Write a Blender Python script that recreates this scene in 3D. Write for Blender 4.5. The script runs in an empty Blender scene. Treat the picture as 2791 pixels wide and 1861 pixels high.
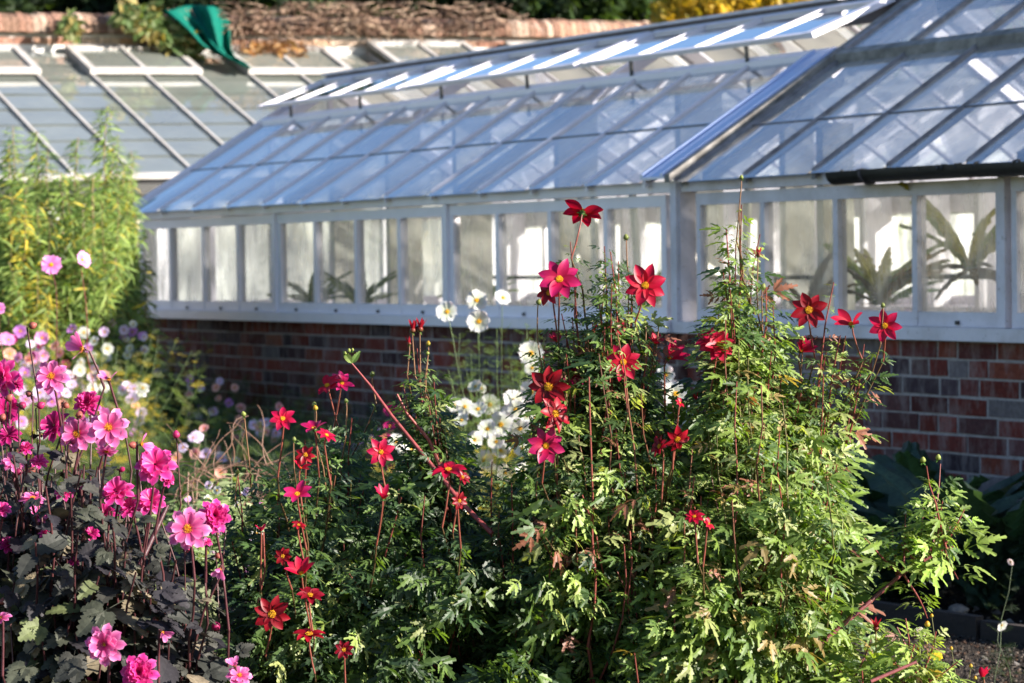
import bpy, math, random
import numpy as np
from mathutils import Vector, Matrix
R_ = random.Random(7); NR = np.random.RandomState(11)
U = R_.uniform
sc = bpy.context.scene
COL = sc.collection
pi = math.pi

# ------------------------------------------------------------------ camera
F_, PITCH, ROLL, CZ = 6978.5, .0315, .0138, 1.29
Fv = np.array([0, math.cos(PITCH), -math.sin(PITCH)])
U0 = np.array([0, math.sin(PITCH), math.cos(PITCH)]); R0 = np.array([1., 0, 0])
Rv = math.cos(ROLL)*R0 - math.sin(ROLL)*U0
Uv = math.sin(ROLL)*R0 + math.cos(ROLL)*U0
K = 2791/2352
def P(x, y, Y):
    "point seen at display pixel x,y (2352 wide) and distance Y in front of the camera"
    d = (x*K-1395.5)*Rv + (930.5-y*K)*Uv + F_*Fv
    d = d*(Y/d[1])
    return np.array([d[0], d[1], d[2]+CZ])
cam = bpy.data.cameras.new('camera'); co = bpy.data.objects.new('camera', cam); COL.objects.link(co)
co.matrix_world = Matrix(((Rv[0], Uv[0], -Fv[0], 0), (Rv[1], Uv[1], -Fv[1], 0), (Rv[2], Uv[2], -Fv[2], CZ), (0, 0, 0, 1)))
cam.sensor_width = 36; cam.lens = F_/2791*36; cam.clip_end = 1000; cam.clip_start = .1
cam.dof.use_dof = True; cam.dof.focus_distance = 5.5; cam.dof.aperture_fstop = 7.4
sc.camera = co

# ------------------------------------------------------------------ light
SUN_AZ, SUN_EL = math.radians(112), math.radians(20.5)     # clockwise from +Y
w = bpy.data.worlds.new('World'); sc.world = w; w.use_nodes = True
nt = w.node_tree; bg = nt.nodes['Background']; hs = nt.nodes.new('ShaderNodeHueSaturation'); hs.inputs['Hue'].default_value = .508; hs.inputs['Saturation'].default_value = 1.12
sky = nt.nodes.new('ShaderNodeTexSky'); sky.sky_type = 'NISHITA'; sky.sun_disc = False
sky.sun_elevation = SUN_EL; sky.sun_rotation = SUN_AZ; sky.dust_density = .3; sky.ozone_density = 1.6
nt.links.new(sky.outputs[0], hs.inputs['Color']); nt.links.new(hs.outputs[0], bg.inputs[0]); bg.inputs[1].default_value = .07
sl = bpy.data.lights.new('sun', 'SUN'); sl.energy = 5.0; sl.angle = math.radians(.6); sl.color = (1, .92, .82)
so = bpy.data.objects.new('sun', sl); COL.objects.link(so)
sd = Vector((math.sin(SUN_AZ)*math.cos(SUN_EL), math.cos(SUN_AZ)*math.cos(SUN_EL), math.sin(SUN_EL)))
so.rotation_euler = sd.to_track_quat('Z', 'Y').to_euler(); so.location = sd*30
sc.view_settings.view_transform = 'Standard'; sc.view_settings.look = 'None'; sc.view_settings.exposure = 1.72
sc.cycles.use_denoising = True
sc.cycles.max_bounces = 8; sc.cycles.transparent_max_bounces = 24; sc.cycles.diffuse_bounces = 3; sc.cycles.glossy_bounces = 3
sc.cycles.transmission_bounces = 4; sc.cycles.caustics_reflective = False; sc.cycles.caustics_refractive = False
sc.cycles.sample_clamp_indirect = 4

# ------------------------------------------------------------------ materials
def mat(name):
    m = bpy.data.materials.new(name); m.use_nodes = True; t = m.node_tree
    for n in list(t.nodes): t.nodes.remove(n)
    out = t.nodes.new('ShaderNodeOutputMaterial')
    return m, t, out
def N(t, typ, **kw):
    n = t.nodes.new('ShaderNode'+typ)
    for k, v in kw.items():
        if k.startswith('i_'):
            key = k[2:]; key = int(key) if key.isdigit() else key.replace('_', ' ')
            n.inputs[key].default_value = v
        else: setattr(n, k, v)
    return n
def L(t, a, b): t.links.new(a, b)
def noise(t, scale, detail=4, rough=.6, coord='Object', stretch=None):
    tc = N(t, 'TexCoord'); src = tc.outputs[coord]
    if stretch:
        mp = N(t, 'Mapping'); mp.inputs['Scale'].default_value = stretch; L(t, src, mp.inputs[0]); src = mp.outputs[0]
    n = N(t, 'TexNoise'); n.inputs['Scale'].default_value = scale; n.inputs['Detail'].default_value = detail
    n.inputs['Roughness'].default_value = rough; L(t, src, n.inputs['Vector']); return n.outputs['Fac']
def ramp(t, fac, stops):
    r = N(t, 'ValToRGB'); e = r.color_ramp.elements
    while len(e) < len(stops): e.new(.5)
    for i, (p, c) in enumerate(stops):
        e[i].position = p; e[i].color = (*c, 1) if len(c) == 3 else c
    L(t, fac, r.inputs[0]); return r.outputs[0]
def mixc(t, fac, a, b, mode='MIX'):
    m = N(t, 'MixRGB', blend_type=mode)
    for i, v in ((0, fac), (1, a), (2, b)):
        if isinstance(v, (int, float)): m.inputs[i].default_value = v
        elif isinstance(v, tuple): m.inputs[i].default_value = (*v, 1)
        else: L(t, v, m.inputs[i])
    return m.outputs[0]
def bump(t, h, strength=.5, dist=.01):
    b = N(t, 'Bump'); b.inputs['Strength'].default_value = strength; b.inputs['Distance'].default_value = dist
    L(t, h, b.inputs['Height']); return b.outputs[0]
def bsdf(t, col, rough=.6, spec=.4, normal=None):
    b = N(t, 'BsdfPrincipled'); b.inputs['Roughness'].default_value = rough; b.inputs['Specular IOR Level'].default_value = spec
    if isinstance(col, tuple): b.inputs['Base Color'].default_value = (*col, 1)
    else: L(t, col, b.inputs['Base Color'])
    if normal is not None: L(t, normal, b.inputs['Normal'])
    return b
M = {}
def painted(name, a, b, c, scale=6, lo=.45, hi=.75, rough=.45, st=None, bs=.35):
    m, t, out = mat(name)
    n1 = noise(t, scale, 6, .65, stretch=st); n2 = noise(t, scale*9, 5, .7)
    c1 = ramp(t, n1, [(lo, a), (hi, b)]); f = ramp(t, n2, [(.62, (0, 0, 0)), (.7, (1, 1, 1))])
    cc = mixc(t, f, c1, c)
    s = bsdf(t, cc, rough, .45, bump(t, n2, bs, .003)); L(t, s.outputs[0], out.inputs[0]); M[name] = m
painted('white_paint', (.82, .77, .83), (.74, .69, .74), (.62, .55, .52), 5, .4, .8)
painted('worn_paint', (.68, .64, .70), (.50, .46, .48), (.22, .18, .15), 5, .4, .72, .6, (1, 1, 1), .7)
painted('grey_paint', (.36, .34, .36), (.17, .16, .17), (.06, .05, .05), 13, .3, .65, .75, None, 1)
painted('bare_wood', (.34, .32, .30), (.13, .12, .11), (.05, .045, .04), 11, .3, .62, .85, None, 1)
painted('sky_tint_board', (.42, .50, .72), (.38, .46, .68), (.5, .52, .6), 5, .4, .8, .15, None, .1)  # blue of the reflected sky put into the base colour
painted('lead_grey', (.11, .10, .12), (.055, .05, .06), (.17, .16, .17), 8, .3, .65, .55, (1, 1, 3), .6)
painted('black_gutter', (.025, .023, .022), (.012, .012, .012), (.09, .08, .07), 14, .3, .65, .5, None, .9)
painted('black_iron', (.02, .02, .022), (.03, .03, .03), (.05, .04, .035), 14, .3, .65, .5)
painted('aged_white', (.80, .77, .70), (.68, .63, .55), (.40, .35, .27), 4, .35, .7, .6)
painted('dull_white', (.42, .40, .38), (.32, .29, .27), (.26, .22, .18), 6, .35, .7, .7)
painted('limewash', (.62, .60, .58), (.42, .38, .35), (.28, .16, .11), 3, .42, .7, .85, (1, 1, 3), .8)
painted('terracotta', (.35, .13, .07), (.25, .1, .06), (.5, .35, .25), 12, .3, .7, .8)
painted('edging_wood', (.045, .033, .028), (.022, .017, .014), (.07, .055, .045), 9, .3, .65, .85, (.3, 1, 4), 1)
painted('plastic_black', (.018, .018, .02), (.02, .02, .02), (.05, .05, .05), 14, .3, .8, .35)

def attr_mat(name, rough=.6, trans=0., spec=.3, hue_noise=.25, scale=20, bs=0., tmul=(1.3, 1.25, .6)):
    "colour comes from the 'Col' attribute, varied a little; trans = share of light let through"
    m, t, out = mat(name)
    a = N(t, 'Attribute', attribute_name='Col'); n = noise(t, scale, 4, .6)
    f = ramp(t, n, [(.3, (1-hue_noise,)*3), (.7, (1+hue_noise,)*3)])
    c = mixc(t, 1., a.outputs[0], f, 'MULTIPLY')
    s = bsdf(t, c, rough, spec, bump(t, n, bs, .004) if bs else None)
    if trans:
        tr = N(t, 'BsdfTranslucent'); L(t, mixc(t, 1., c, tmul, 'MULTIPLY'), tr.inputs[0])
        mx = N(t, 'MixShader'); mx.inputs[0].default_value = trans
        L(t, s.outputs[0], mx.inputs[1]); L(t, tr.outputs[0], mx.inputs[2]); L(t, mx.outputs[0], out.inputs[0])
    else: L(t, s.outputs[0], out.inputs[0])
    M[name] = m
attr_mat('leaf', .48, .38, .45, .3, 60, 0, (1.7, 1.75, .6))
attr_mat('dull_leaf', .62, .25, .35, .35, 70, .25, (1.4, 1.2, .7))
attr_mat('far_leaf', .55, .4, .3, .3, 8, 0, (1.6, 1.5, .5))
attr_mat('petal', .42, .38, .3, .10, 90, 0, (1.35, 1.0, 1.1))
attr_mat('stem', .45, 0, .4, .25, 60, .3)
attr_mat('centre', .7, 0, .2, .2, 300, 0)
attr_mat('stone', .9, 0, .2, .35, 40, .6)
attr_mat('net', .7, .35, .2, .25, 40, 0, (1, 1, 1))

m, t, out = mat('sheet_white')  # translucent white for the sheets added to brighten the vent opening
b0 = N(t, 'BsdfDiffuse'); b1 = N(t, 'BsdfTranslucent'); mx = N(t, 'MixShader'); mx.inputs[0].default_value = .7
for b in (b0, b1): b.inputs[0].default_value = (.86, .84, .80, 1)
L(t, b0.outputs[0], mx.inputs[1]); L(t, b1.outputs[0], mx.inputs[2]); L(t, mx.outputs[0], out.inputs[0]); M['sheet_white'] = m
# brick: colour per brick from 'Col', pale salts and grime over it
m, t, out = mat('brick')
a = N(t, 'Attribute', attribute_name='Col')
n1 = noise(t, 7, 6, .75); n2 = noise(t, 60, 6, .7); n3 = noise(t, 16, 5, .7, stretch=(1, 1, .35))
c = mixc(t, 1., a.outputs[0], ramp(t, n2, [(.3, (.65,)*3), (.7, (1.3,)*3)]), 'MULTIPLY')
c = mixc(t, ramp(t, n3, [(.46, (0,)*3), (.68, (.48,)*3)]), c, (.33, .28, .27))
c = mixc(t, ramp(t, n1, [(.55, (0,)*3), (.75, (.5,)*3)]), c, (.075, .06, .055))
s = bsdf(t, c, .9, .2, bump(t, n2, .8, .006)); L(t, s.outputs[0], out.inputs[0]); M['brick'] = m

# weathered tan brick for the old garden wall
m, t, out = mat('old_wall')
a = N(t, 'Attribute', attribute_name='Col')
n1 = noise(t, 5, 7, .8); n2 = noise(t, 26, 5, .75)
c = mixc(t, 1., a.outputs[0], ramp(t, n2, [(.3, (.5,)*3), (.7, (1.5,)*3)]), 'MULTIPLY')
c = mixc(t, ramp(t, n1, [(.58, (0,)*3), (.70, (.65,)*3)]), c, (.50, .43, .37))
s = bsdf(t, c, .95, .1, bump(t, n2, 1., .03)); L(t, s.outputs[0], out.inputs[0]); M['old_wall'] = m

def glass(name, veil, veil_col, tint=(.93, .96, .95), refl=1.6, sc1=2.2, wav=.25, lo=.35, hi=.7, rough=.03, st=(1, 1, 1), up=.5):
    "old horticultural glass: clear sheet, a veil of limewash and condensation, a reflecting surface"
    m, t, out = mat(name)
    tr = N(t, 'BsdfTransparent'); tr.inputs[0].default_value = (*tint, 1)
    df = N(t, 'BsdfDiffuse'); tl = N(t, 'BsdfTranslucent')
    for b in (df, tl): b.inputs[0].default_value = (*veil_col, 1)
    ve = N(t, 'MixShader'); ve.inputs[0].default_value = up; L(t, df.outputs[0], ve.inputs[1]); L(t, tl.outputs[0], ve.inputs[2])
    n = noise(t, sc1, 7, .65, stretch=st)
    f = ramp(t, n, [(lo, (veil[0],)*3), (hi, (veil[1],)*3)])
    mx = N(t, 'MixShader'); L(t, f, mx.inputs[0]); L(t, tr.outputs[0], mx.inputs[1]); L(t, ve.outputs[0], mx.inputs[2])
    gl = N(t, 'BsdfGlossy'); gl.inputs['Roughness'].default_value = rough; gl.inputs[0].default_value = (.95, .97, 1, 1)
    L(t, bump(t, noise(t, 1.7, 2, .5), wav, .02), gl.inputs['Normal'])
    fr = N(t, 'Fresnel'); fr.inputs[0].default_value = 1.5
    mu = N(t, 'Math', operation='MULTIPLY', use_clamp=True); mu.inputs[1].default_value = refl; L(t, fr.outputs[0], mu.inputs[0])
    m2 = N(t, 'MixShader'); L(t, mu.outputs[0], m2.inputs[0]); L(t, mx.outputs[0], m2.inputs[1]); L(t, gl.outputs[0], m2.inputs[2])
    L(t, m2.outputs[0], out.inputs[0]); M[name] = m
glass('roof_glass', (.04, .60), (.92, .94, .94), up=.5, refl=1.7, sc1=2.4, st=(1.5, .7, 1), lo=.32, hi=.62)
glass('hazy_roof_glass', (.10, .70), (.90, .92, .92), up=.5, refl=1.7, sc1=2.2, st=(1.5, .8, 1), lo=.3, hi=.65)
glass('window_glass', (.10, .55), (.90, .90, .87), up=.75, refl=.7, sc1=3.0, st=(2.5, 1, .5), lo=.4, hi=.72)
glass('old_roof_glass', (.62, .92), (.50, .54, .48), refl=1.9, sc1=.9, lo=.3, hi=.7)
glass('rear_glass', (.35, .95), (.92, .92, .90), refl=.8, sc1=2.4, up=.85, st=(1.5, .8, 1), lo=.36, hi=.56)
glass('rear_window_glass', (.15, .95), (.92, .92, .88), refl=.7, sc1=2.6, up=.75, st=(3., 1, .5), lo=.38, hi=.6)
glass('gable_glass', (.35, .9), (.9, .9, .86), refl=.7, sc1=2.2, up=.25, st=(1, 3, .5), lo=.38, hi=.62)
glass('clear_glass', (.0, .1), (.8, .8, .8), refl=1.5)

# ------------------------------------------------------------------ mesh builder
def T(*a): return Matrix.Translation(Vector(a))
class MB:
    def __init__(s): s.V = []; s.F = {3: [], 4: []}; s.C = []; s.n = 0
    def add(s, V, F, col=(1, 1, 1)):
        V = np.asarray(V, float).reshape(-1, 3); k = len(V); s.V.append(V)
        c = np.asarray(col, float)
        s.C.append(np.tile(c, (k, 1)) if c.ndim == 1 else c)
        if isinstance(F, np.ndarray): s.F[F.shape[1]].append(F+s.n)
        else:
            for f in F:
                if len(f) in (3, 4): s.F[len(f)].append(np.array([f])+s.n)
                else:
                    for i in range(1, len(f)-1): s.F[3].append(np.array([[f[0], f[i], f[i+1]]])+s.n)
        s.n += k
    def hexa(s, p, col=(1, 1, 1)):     # p: 4 bottom (ccw) + 4 top
        s.add(p, np.array([[0, 3, 2, 1], [4, 5, 6, 7], [0, 1, 5, 4], [1, 2, 6, 5], [2, 3, 7, 6], [3, 0, 4, 7]]), col)
    def box(s, x0, x1, y0, y1, z0, z1, col=(1, 1, 1)):
        s.hexa([(x0, y0, z0), (x1, y0, z0), (x1, y1, z0), (x0, y1, z0), (x0, y0, z1), (x1, y0, z1), (x1, y1, z1), (x0, y1, z1)], col)
    def bar(s, p0, p1, w, h, col=(1, 1, 1), up=(0, 0, 1)):
        p0 = np.array(p0, float); p1 = np.array(p1, float); d = p1-p0; d /= np.linalg.norm(d)
        x = np.cross(d, up); x /= np.linalg.norm(x)+1e-9; u = np.cross(x, d)
        q = []
        for p in (p0, p1):
            q += [p-x*w/2-u*h/2, p+x*w/2-u*h/2, p+x*w/2+u*h/2, p-x*w/2+u*h/2]
        s.hexa(q, col)
    def tube(s, pts, rad, n=6, col=(1, 1, 1)):
        pts = np.asarray(pts, float); k = len(pts)
        rad = np.full(k, rad) if np.isscalar(rad) else np.asarray(rad)
        tan = np.gradient(pts, axis=0); tan /= np.linalg.norm(tan, axis=1)[:, None]+1e-9
        ref = np.array([0, 0, 1.]) if abs(tan[0][2]) < .9 else np.array([1., 0, 0])
        V = []
        ang = np.arange(n)*2*pi/n
        for i in range(k):
            x = np.cross(ref, tan[i]); x /= np.linalg.norm(x)+1e-9; y = np.cross(tan[i], x)
            V.append(pts[i]+rad[i]*(np.cos(ang)[:, None]*x+np.sin(ang)[:, None]*y))
        V = np.concatenate(V); i = np.arange(k-1)[:, None]*n; j = np.arange(n)[None]; j2 = (j+1) % n
        Fq = np.stack([i+j, i+j2, i+n+j2, i+n+j], -1).reshape(-1, 4)
        s.add(V, Fq, col)
    def inst(s, tpl, mats, cols=None):
        V, Tt, C = tpl; mats = np.asarray(mats); k = len(mats)
        if k == 0: return
        W = np.einsum('kij,nj->kni', mats[:, :3, :3], V)+mats[:, None, :3, 3]
        nv = len(V); Fx = (Tt[None]+(np.arange(k)*nv)[:, None, None]).reshape(-1, Tt.shape[1])
        CC = np.tile(C[None], (k, 1, 1))
        if cols is not None: CC = CC*np.asarray(cols)[:, None, :]
        s.V.append(W.reshape(-1, 3)); s.C.append(CC.reshape(-1, 3)); s.F[Tt.shape[1]].append(Fx+s.n); s.n += k*nv
    def mesh(s, name, material, smooth=False):
        me = bpy.data.meshes.new(name)
        V = np.concatenate(s.V); C = np.concatenate(s.C)
        f3 = np.concatenate(s.F[3]) if s.F[3] else np.zeros((0, 3), int); f4 = np.concatenate(s.F[4]) if s.F[4] else np.zeros((0, 4), int)
        lp = np.concatenate([f3.ravel(), f4.ravel()]); nf = len(f3)+len(f4)
        st = np.concatenate([np.arange(len(f3))*3, len(f3)*3+np.arange(len(f4))*4])
        me.vertices.add(len(V)); me.vertices.foreach_set('co', V.ravel().astype('f4'))
        me.loops.add(len(lp)); me.loops.foreach_set('vertex_index', lp.astype('i4'))
        me.polygons.add(nf); me.polygons.foreach_set('loop_start', st.astype('i4'))
        me.polygons.foreach_set('use_smooth', np.full(nf, smooth))
        me.update(calc_edges=True)
        at = me.color_attributes.new('Col', 'FLOAT_COLOR', 'POINT')
        at.data.foreach_set('color', np.concatenate([C, np.ones((len(C), 1))], 1).ravel().astype('f4'))
        me.materials.append(M[material]); me.validate()
        return me
def link(name, me, parent=None, mw=None, label=None):
    o = bpy.data.objects.new(name, me); COL.objects.link(o)
    if parent is not None:
        o.parent = parent
    if mw is not None: o.matrix_local = mw
    if label: o['label'] = label
    return o
def part(name, mb, material, parent, smooth=False, label=None):
    return link(name, mb.mesh(name, material, smooth), parent, None, label)
def wpart(name, mb, material, root, smooth=False, label=None):
    "a part whose mesh is written in world coordinates"
    o = part(name, mb, material, root, smooth, label); o.matrix_parent_inverse = root.matrix_world.inverted(); return o
def thing(name, label, cat, mw=None, loc=None, group=None):
    o = bpy.data.objects.new(name, None); COL.objects.link(o); o.empty_display_size = .1
    o.matrix_world = mw if mw is not None else T(*loc)
    o['label'] = label; o['category'] = cat
    if group: o['group'] = group
    return o
def tag(o, label, cat, group=None, kind=None):
    o['label'] = label; o['category'] = cat
    if group: o['group'] = group
    if kind: o['kind'] = kind
    return o
def struct(name, mb, material, smooth=False):
    o = link(name, mb.mesh(name, material, smooth)); o['kind'] = 'structure'; return o

def basis(x, z, s=1., loc=(0, 0, 0), sy=1.):
    "matrix with local x along x, local z near z"
    a, b, c = x; l = 1/(math.sqrt(a*a+b*b+c*c)+1e-9); a *= l; b *= l; c *= l
    p, q, r = z; d, e, f = q*c-r*b, r*a-p*c, p*b-q*a; l = 1/(math.sqrt(d*d+e*e+f*f)+1e-9); d *= l; e *= l; f *= l
    g, h, i = b*f-c*e, c*d-a*f, a*e-b*d; t = s*sy
    return np.array(((a*s, d*t, g*s, loc[0]), (b*s, e*t, h*s, loc[1]), (c*s, f*t, i*s, loc[2]), (0, 0, 0, 1.)))
#SPLIT1
# ------------------------------------------------------------------ ground
def ground_mat(name, a, b, c, sc1, bs, dist):
    m, t, out = mat(name)
    n1 = noise(t, sc1, 8, .7); n2 = noise(t, sc1*7, 6, .7); n0 = noise(t, .35, 4, .6)
    cc = mixc(t, ramp(t, n0, [(.35, (0,)*3), (.65, (1,)*3)]), ramp(t, n1, [(.3, a), (.7, b)]), ramp(t, n2, [(.4, a), (.75, c)]))
    s = bsdf(t, cc, .95, .15, bump(t, n2, bs, dist)); L(t, s.outputs[0], out.inputs[0]); M[name] = m
ground_mat('soil', (.02, .015, .012), (.035, .026, .02), (.055, .042, .034), 9, 1, .03)
ground_mat('gravel', (.05, .04, .032), (.08, .065, .055), (.12, .10, .085), 60, 1, .02)
ground_mat('grass_ground', (.05, .09, .02), (.09, .13, .035), (.12, .14, .05), 20, 1, .03)
mb = MB()
mb.add([(-150, -40, 0), (150, -40, 0), (150, 250, 0), (-150, 250, 0)], [(0, 1, 2, 3)]); struct('ground', mb, 'grass_ground')
mb = MB()      # dug bed, a lumpy sheet over the ground
nx, ny = 90, 130
gx, gy = np.meshgrid(np.linspace(-6, 7, nx), np.linspace(2.0, 22.0, ny), indexing='ij')
gz = .02+.012*np.sin(gx*5.1+gy*2.3)+.012*np.sin(gx*9.7-gy*7.1)+NR.rand(nx, ny)*.022
V = np.stack([gx, gy, gz], -1).reshape(-1, 3); i = np.arange(nx-1)[:, None]*ny; j = np.arange(ny-1)[None]
mb.add(V, np.stack([i+j, i+ny+j, i+ny+j+1, i+j+1], -1).reshape(-1, 4)); struct('flower_bed_soil', mb, 'soil', True)

# ------------------------------------------------------------------ greenhouse frame of reference: x along the wall (towards the right), y inwards, z up
TH, X0 = .5534, 8.0425
GM = Matrix(((math.sin(TH), math.cos(TH), 0, X0), (-math.cos(TH), math.sin(TH), 0, 0), (0, 0, 1, 0), (0, 0, 0, 1)))
def gw(a, n, z): return np.array(GM @ Vector((a, n, z)))
ZE, KS, NR_, ZB, ZJ = 1.654, .599, 1.452, .95, 1.588
def rz(n): return ZE+KS*(n+.05) if n <= NR_ else ZE+KS*(2*NR_-n+.05)
def roofbox(mb, a0, a1, n0, n1, h0, h1, col=(1, 1, 1)):
    z0, z1 = rz(n0), rz(n1)
    mb.hexa([(a0, n0, z0+h0), (a1, n0, z0+h0), (a1, n1, z1+h0), (a0, n1, z1+h0), (a0, n0, z0+h1), (a1, n0, z0+h1), (a1, n1, z1+h1), (a0, n1, z1+h1)], col)
BR = [(.21, .042, .030), (.17, .036, .028), (.12, .034, .032), (.075, .036, .042), (.20, .05, .03), (.12, .05, .05), (.2, .17, .18), (.07, .045, .055), (.22, .075, .045)]
BW = [6, 6, 5, 3, 3, 4, 1.5, 2, 1]
def bricks(mb, a0, a1, z0, z1, f, face=+1, depth=.22, pal=BR, wts=BW, bw=.215, hh=.065, mort=(.34, .31, .31), axis=0):
    "a brick wall: recessed mortar core plus separate brick faces. axis 0 runs along x at y=f, axis 1 along y at x=f"
    def bx(p0, p1, q0, q1, c0, c1, col):
        if axis == 0: mb.box(p0, p1, q0, q1, c0, c1, col)
        else: mb.box(q0, q1, p0, p1, c0, c1, col)
    if face > 0: bx(a0+.004, a1-.004, f+.007, f+depth, z0, z1-.004, mort)
    else: bx(a0+.004, a1-.004, f-depth, f-.007, z0, z1-.004, mort)
    z = z1-.075; row = 0
    while z > z0-.07:
        x = a0-(.06 if row % 2 else .115)
        while x < a1:
            wd = bw if R_.random() > .36 else bw/2-.005
            p0, p1 = max(a0, x), min(a1, x+wd)
            if p1-p0 > .02:
                c = np.array(R_.choices(pal, wts)[0])*U(.55, 1.05); o = U(0, .004); zz = U(-.002, .002)
                lo = max(z0, z+.005+zz)
                if z+.075-.005-lo > .01:
                    j = lambda: U(-.0022, .0022); fa = f+o if face > 0 else f-o; bk = f+depth*.5 if face > 0 else f-depth*.5; hi = z+.069+zz
                    cr = [(p0+j(), fa+U(0, .002), lo+j()), (p1+j(), fa+U(0, .002), lo+j()), (p1, bk, lo), (p0, bk, lo), (p0+j(), fa+U(0, .003), hi+j()), (p1+j(), fa+U(0, .003), hi+j()), (p1, bk, hi), (p0, bk, hi)]
                    mb.hexa(cr if axis == 0 else [(b_, a_, c_) for a_, b_, c_ in cr], c)
            x += wd+.0145
        z -= .075; row += 1

def greenhouse(name, label, a0, a1, sections, paint, bars, opened, rail_n, roofm, panes_lap=.40, far_gable=False, near_gable=False, wd=.042):
    g = thing(name, label, 'greenhouse', GM.copy())
    ins = g
    # brick base: front, rear and gables
    mb = MB(); bricks(mb, a0, a1, 0, ZB, 0.0)
    if far_gable: bricks(mb, .23, 2.65, 0, ZB, a0, +1, axis=1)
    part('brick_base', mb, 'brick', ins)
    mb = MB(); mb.box(a0+.03, a1-.03, 2.72, 2.9, 0, ZB-.002, (.5, .45, .42)); part('rear_base', mb, 'brick', ins)
    # sill
    mb = MB(); mb.box(a0-.04 if far_gable else a0, a1, -.055, .07, ZB, ZB+.052); mb.box(a0, a1, 2.78, 2.95, ZB, ZB+.05)
    if far_gable: mb.box(a0-.04, a0+.1, .073, 2.777, ZB, ZB+.052)
    part('sill', mb, paint, ins)
    # eaves plate
    mb = MB(); mb.box(a0-.01, a1, -.022, .05, ZJ+.006, ZE-.008)
    if far_gable:    # splayed end of the plate
        mb.hexa([(a0-.012, -.05, ZJ+.01), (a0+.05, -.05, ZJ+.01), (a0+.05, -.0225, ZJ+.01), (a0-.012, -.0225, ZJ+.01), (a0-.06, -.075, ZE-.01), (a0+.05, -.075, ZE-.01), (a0+.05, -.0225, ZE-.01), (a0-.06, -.0225, ZE-.01)])
    part('eaves_plate', mb, paint, ins)
    mb = MB(); mb.box(a0, a1, 2.86, 2.93, ZJ, ZE); part('rear_eaves_plate', mb, paint, ins)
    # windows, front and rear
    k = 0
    for (s0, s1, npn) in sections:
        for side in (0, 1):
            f, b = (0., .045) if side == 0 else (2.86, 2.90)
            mb = MB(); st = wd
            zt = ZJ-.002
            mb.box(s0+.004, s1-.004, f, b, ZB+.053, ZB+.112); mb.box(s0+.004, s1-.004, f, b, zt-.055, zt)
            mb.box(s0+.004, s0+.004+st, f+.001, b-.001, ZB+.1125, zt-.0555); mb.box(s1-.004-st, s1-.004, f+.001, b-.001, ZB+.1125, zt-.0555)
            sp = (s1-s0)/npn
            for q in range(1, npn):
                mb.box(s0+q*sp-.016, s0+q*sp+.016, f-.006 if side == 0 else f, b-.002, ZB+.1127, zt-.0557)
                if side == 0: mb.box(s0+q*sp-.011, s0+q*sp+.011, f-.004, f-.0005, ZB+.06, ZB+.1125)
            wn = part('window', mb, paint, ins)
            for q in range(npn):
                x0 = s0+q*sp+(.016 if q else st+.004); x1 = s0+(q+1)*sp-(.016 if q < npn-1 else st+.004)
                mb = MB(); yy = f+.018; mb.add([(x0-.004, yy, ZB+.108), (x1+.004, yy+U(-.003, .003), ZB+.108), (x1+.004, yy+U(-.003, .003), zt-.05), (x0-.004, yy, zt-.05)], [(0, 1, 2, 3)])
                part('pane', mb, 'window_glass' if side == 0 else 'rear_window_glass', wn)
            if side == 0:
                for q in range(npn):
                    mb = MB(); mb.box(s0+(q+.5)*sp-.008, s0+(q+.5)*sp+.008, -.012, -.0005, ZB+.062, ZB+.078); part('fastener', mb, 'black_iron', wn)
        k += 1
    for q in np.arange(a0+.3, a1-.1, .5):
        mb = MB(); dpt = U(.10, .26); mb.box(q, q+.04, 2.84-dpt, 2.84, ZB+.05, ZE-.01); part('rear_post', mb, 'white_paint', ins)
    # posts between the sections
    for (s0, s1, npn) in sections[:-1]:
        mb = MB(); mb.box(s1-.0035, s1+.0335, -.016, .06, ZB+.054, ZJ+.004); part('post', mb, paint, ins)
    # roof bars
    for b in bars:
        mb = MB(); roofbox(mb, b-.012, b+.012, -.055, rail_n-.002, -.035, .010); roofbox(mb, b-.004, b+.004, -.055, rail_n-.002, .0105, .018)
        part('glazing_bar', mb, paint if opened else 'grey_paint', ins)
    # glass: two lapped panes to a bay
    for b0, b1 in zip(bars[:-1], bars[1:]):
        sag = U(0, .012)
        for n0, n1, h in ((-.085+U(-.008, .008), panes_lap+.012, .006), (panes_lap-.012, rail_n, .0005)):
            mb = MB(); x0, x1 = b0+.009, b1-.009; q = []
            for r_ in range(7):
                x = x0+(x1-x0)*r_/6; e = .012*math.sin(pi*r_/6)*(1 if n0 < 0 else 0)
                q.append((x, n0-e, rz(n0)+h)); q.append((x, n1, rz(n1)+h+.0005))
            mb.add(q, [(2*r_, 2*r_+2, 2*r_+3, 2*r_+1) for r_ in range(6)]); part('roof_pane', mb, roofm, ins)
        if True:
            mb = MB(); roofbox(mb, b0+.014, b1-.014, panes_lap-.014, panes_lap-.008, .007, .012)
            part('lap_joint', mb, 'black_iron' if opened else 'lead_grey', ins)
    # rail at the top of the fixed glass
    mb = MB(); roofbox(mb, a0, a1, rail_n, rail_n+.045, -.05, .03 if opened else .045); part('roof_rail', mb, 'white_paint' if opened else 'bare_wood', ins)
    # rafters
    raf = [s[0] for s in sections]+[sections[-1][1]]
    for x in raf:
        x = min(max(x, a0+.03), a1-.03)
        mb = MB(); roofbox(mb, x-.03, x+.03, rail_n+.05, NR_-.022, -.09, -.012); roofbox(mb, x-.025, x+.025, .06, rail_n-.004, -.1, -.037)
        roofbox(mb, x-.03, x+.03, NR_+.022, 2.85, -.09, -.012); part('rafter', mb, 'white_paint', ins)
    # rear slope
    for b in bars[::1]:
        mb = MB(); roofbox(mb, b-.014, b+.014, NR_+.02, 2.95, -.011, .015); part('rear_bar', mb, paint, ins)
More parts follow.
